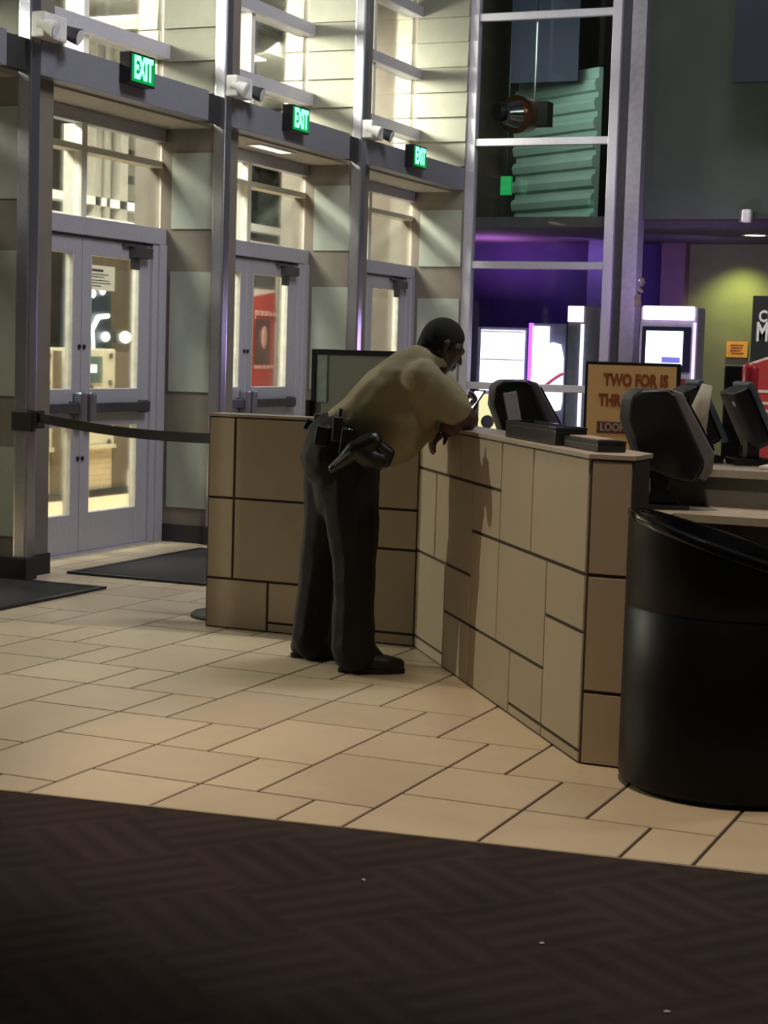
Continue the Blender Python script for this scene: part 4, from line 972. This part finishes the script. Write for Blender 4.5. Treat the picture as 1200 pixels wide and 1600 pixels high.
# trousers
bm = B()
for s_, h, k, a, cu_ in ((1, hipN, kneeN, ankN, 0), (-1, hipF, kneeF, ankF, 0)):
    limb(bm, (h+Vector((0, 0, .03)), .142), (h-Vector((0, 0, .16)), .135), (k, .108), (k.lerp(a, .5), .1), (a+Vector((0, 0, .01)), .1))
    hull(bm, [(a+Vector((0, 0, .0)), .098), (a-Vector((0, 0, .02))+PU*.015, .1)])
hull(bm, [(PP(528, 690, .08), .15), (PP(528, 690, -.08), .15), (PP(520, 716, .07), .15), (PP(520, 716, -.07), .15), (PP(565, 705, .07), .12), (PP(565, 705, -.07), .12)])
hull(bm, [(PP(528, 720, .10), .13), (PP(528, 720, -.10), .13), (PP(530, 780, .07), .11), (PP(530, 780, -.1), .11)])
hull(bm, [(PP(510, 712, .08), .112), (PP(510, 712, -.08), .112), (PP(530, 740, .06), .13), (PP(530, 740, -.06), .13)])
hull(bm, [(PP(560, 690, .08), .11), (PP(560, 690, -.08), .11), (PP(585, 706, .05), .09), (PP(585, 706, -.05), .09), (PP(540, 720, 0), .14)])
tr = grown('trousers', bm, PANTS, man, .009, 5, .03, 5)
# belt: leather band round the waist, tilted down to the front
bc = PP(551, 688); ba = (PP(612, 716)-PP(494, 662)).normalized(); bn = ba.cross(PW).normalized()
if bn.z < 0: bn = -bn
bm = B(); rg = []
for k in range(48):
    t = k*2*PI/48; o_ = bc+ba*.186*math.cos(t)+PW*.232*math.sin(t); n_ = (ba*math.cos(t)+PW*math.sin(t))
    rg.append([bm.verts.new(o_+bn*h+n_*x) for h, x in ((-.027, 0), (-.027, .012), (.027, .012), (.027, 0))])
for k in range(48):
    for j in range(4): bm.faces.new((rg[k][j], rg[k][(j+1) % 4], rg[(k+1) % 48][(j+1) % 4], rg[(k+1) % 48][j]))
belt = fin('belt', bm, LEATHER, man, auto=.9)
def onbelt(px, py, out=.0):
    """frame on the belt's near side with X along the belt, Y out to the viewer and Z up"""
    p = PP(px, py, .0); k = max(-1, min(1, (p-bc).dot(ba)/.19)); q = p+PW*(.232*math.sqrt(max(0, 1-k*k))+.012+out)
    q = PP(px, py, (q-PO).dot(PW))
    return Matrix.Translation(q)
AX = Matrix((PU, PW, Vector((0, 0, 1)))).transposed().to_4x4()
def gear(name, px, py, a, sx, sy, sz, mat, par=belt, bev=.008, out=.0):
    bm = B(); box(bm, -sx, sx, -.015, sy, -sz, sz, 0, onbelt(px, py, out) @ AX @ Matrix.Rotation(a, 4, 'Y'))
    return fin(name, bm, mat, par, bevel=bev, seg=3)
gear('belt_pouch', 504, 681, .15, .032, .045, .045, LEATHER)
q = gear('radio', 527, 670, .05, .022, .05, .055, BLACK, bev=.01)
bm = B(); T_ = onbelt(529, 656, .02); rod(bm, T_ @ Vector((0, 0, -.01)), T_ @ Vector((.01, 0, .05)), .009); fin('aerial', bm, BLACK, q)
gear('radio_holder', 541, 690, .1, .026, .055, .06, LEATHER)
T_ = onbelt(487, 664, -.02) @ AX; bm = B(); box(bm, -.03, .03, -.02, .02, -.03, .02, 0, T_ @ Matrix.Rotation(.4, 4, 'Y')); q = fin('keeper', bm, LEATHER, belt, bevel=.008)
T_ = onbelt(499, 653, -.02) @ AX; bm = B(); box(bm, -.025, .03, -.02, .02, -.02, .02, 0, T_); fin('buckle_plate', bm, M('dull_metal', (120, 118, 116), .4, .6), belt, bevel=.006)
# holster: pistol grip at the front, muzzle end to the back and down
bm = B()
g0, g1, g2, g3 = PP(520, 732, .30), PP(556, 702, .31), PP(582, 690, .30), PP(606, 708, .28)
limb(bm, (g0, .022), (PP(542, 716, .31), .036), (g1, .045), (g2, .046)); limb(bm, (g1, .045), (PP(575, 715, .30), .05), (PP(592, 718, .28), .045))
hol = grown('holster', bm, LEATHER, belt, .006, 4)
bm = B(); limb(bm, (g2, .026), (PP(596, 700, .29), .03), (g3, .032), (PP(602, 722, .28), .028)); fin_ = grown('pistol_grip', bm, BLACK, hol, .006, 3)
bm = B(); rod(bm, PP(521, 727, .325), PP(548, 706, .345), .006); fin('edge_trim', bm, M('worn_edge', (120, 118, 114), .4, .3), hol)
for px, py in ((498, 671), (545, 672), (539, 683)):
    bm = B(); T_ = onbelt(px, py, .045); ball(bm, T_.translation, .009, 2); fin('snap', bm, CHROME, belt, smooth=True)
# boots
def boot(name_, px0, px1, py0, w_, yaw):
    a = atZ(px0, py0, 0); b_ = atZ(px1, py0+2, 0); d = (b_-a); d.z = 0; L_ = .31; d.normalize(); s_ = Vector((-d.y, d.x, 0))
    P = lambda f_, l_, z_: a+d*f_*L_+s_*l_+Vector((0, 0, z_))
    bm = B()
    hull(bm, [(P(.14, 0, .055), .045), (P(.4, .012, .05), .043), (P(.4, -.012, .05), .043)])
    hull(bm, [(P(.4, .012, .05), .043), (P(.4, -.012, .05), .043), (P(.72, .02, .045), .037), (P(.72, -.02, .045), .037)])
    hull(bm, [(P(.72, .02, .043), .037), (P(.72, -.02, .043), .037), (P(.89, 0, .04), .032)])
    hull(bm, [(P(.16, 0, .06), .045), (P(.2, 0, .17), .052), (P(.3, 0, .16), .05)]); hull(bm, [(P(.3, 0, .15), .048), (P(.2, 0, .08), .045), (P(.55, 0, .07), .04)])
    bt_ = grown('boot', bm, BOOT, man, .0065, 4)
    bm = B(); pts = []
    for t in range(28):
        th = t*2*PI/28; fx = .5+.5*math.cos(th); wd = (.036+.014*math.sin(min(1, fx*1.2)*2.2))*math.sin(th)
        pts.append(P(fx*.99+.005, wd, .0))
    prism(bm, pts, (0, 0, .024)); fin('sole', bm, M('rubber_sole', (18, 18, 18), .7), bt_, bevel=.003)
    for k in range(4):
        bm = B(); tube(bm, [P(.40+.07*k, -.03, .112-.010*k), P(.40+.07*k, 0, .118-.012*k), P(.40+.07*k, .03, .112-.010*k)], .004, 6); fin('lace', bm, BLACK, bt_)
boot('n', 527, 636, 1050, 0, 0); boot('f', 453, 560, 1027, 0, 0)
# bracelet and phone
bm = B(); d = (elN-wrN).normalized(); c_ = wrN+d*.012; a_ = d.orthogonal().normalized(); b_ = d.cross(a_)
tube(bm, [c_+a_*.041*math.cos(t*2*PI/24)+b_*.041*math.sin(t*2*PI/24) for t in range(25)], .006, 8)
fin('wristwatch', bm, CHROME, man, smooth=True)
pc = PP(738, 630, -.115); zn = (-PU*.62+Vector((0, 0, .60))+PW*.42).normalized(); yx = (Vector((0, 0, 1))-zn*zn.z).normalized(); xx = yx.cross(zn)
T_ = Matrix((xx, yx, zn)).transposed().to_4x4(); T_.translation = pc
r = root('smartphone', pc, 'smartphone with a bright white screen in the hand of the leaning man', 'phone')
bm = B(); box(bm, -.037, .037, -.075, .075, -.004, .004, 0, T_); fin('body', bm, BLACK, r, bevel=.003)
bm = B(); box(bm, -.033, .033, -.066, .066, .0042, .005, 0, T_); fin('screen', bm, M('phone_screen', (240, 248, 255), .2, emit=2.6), r)
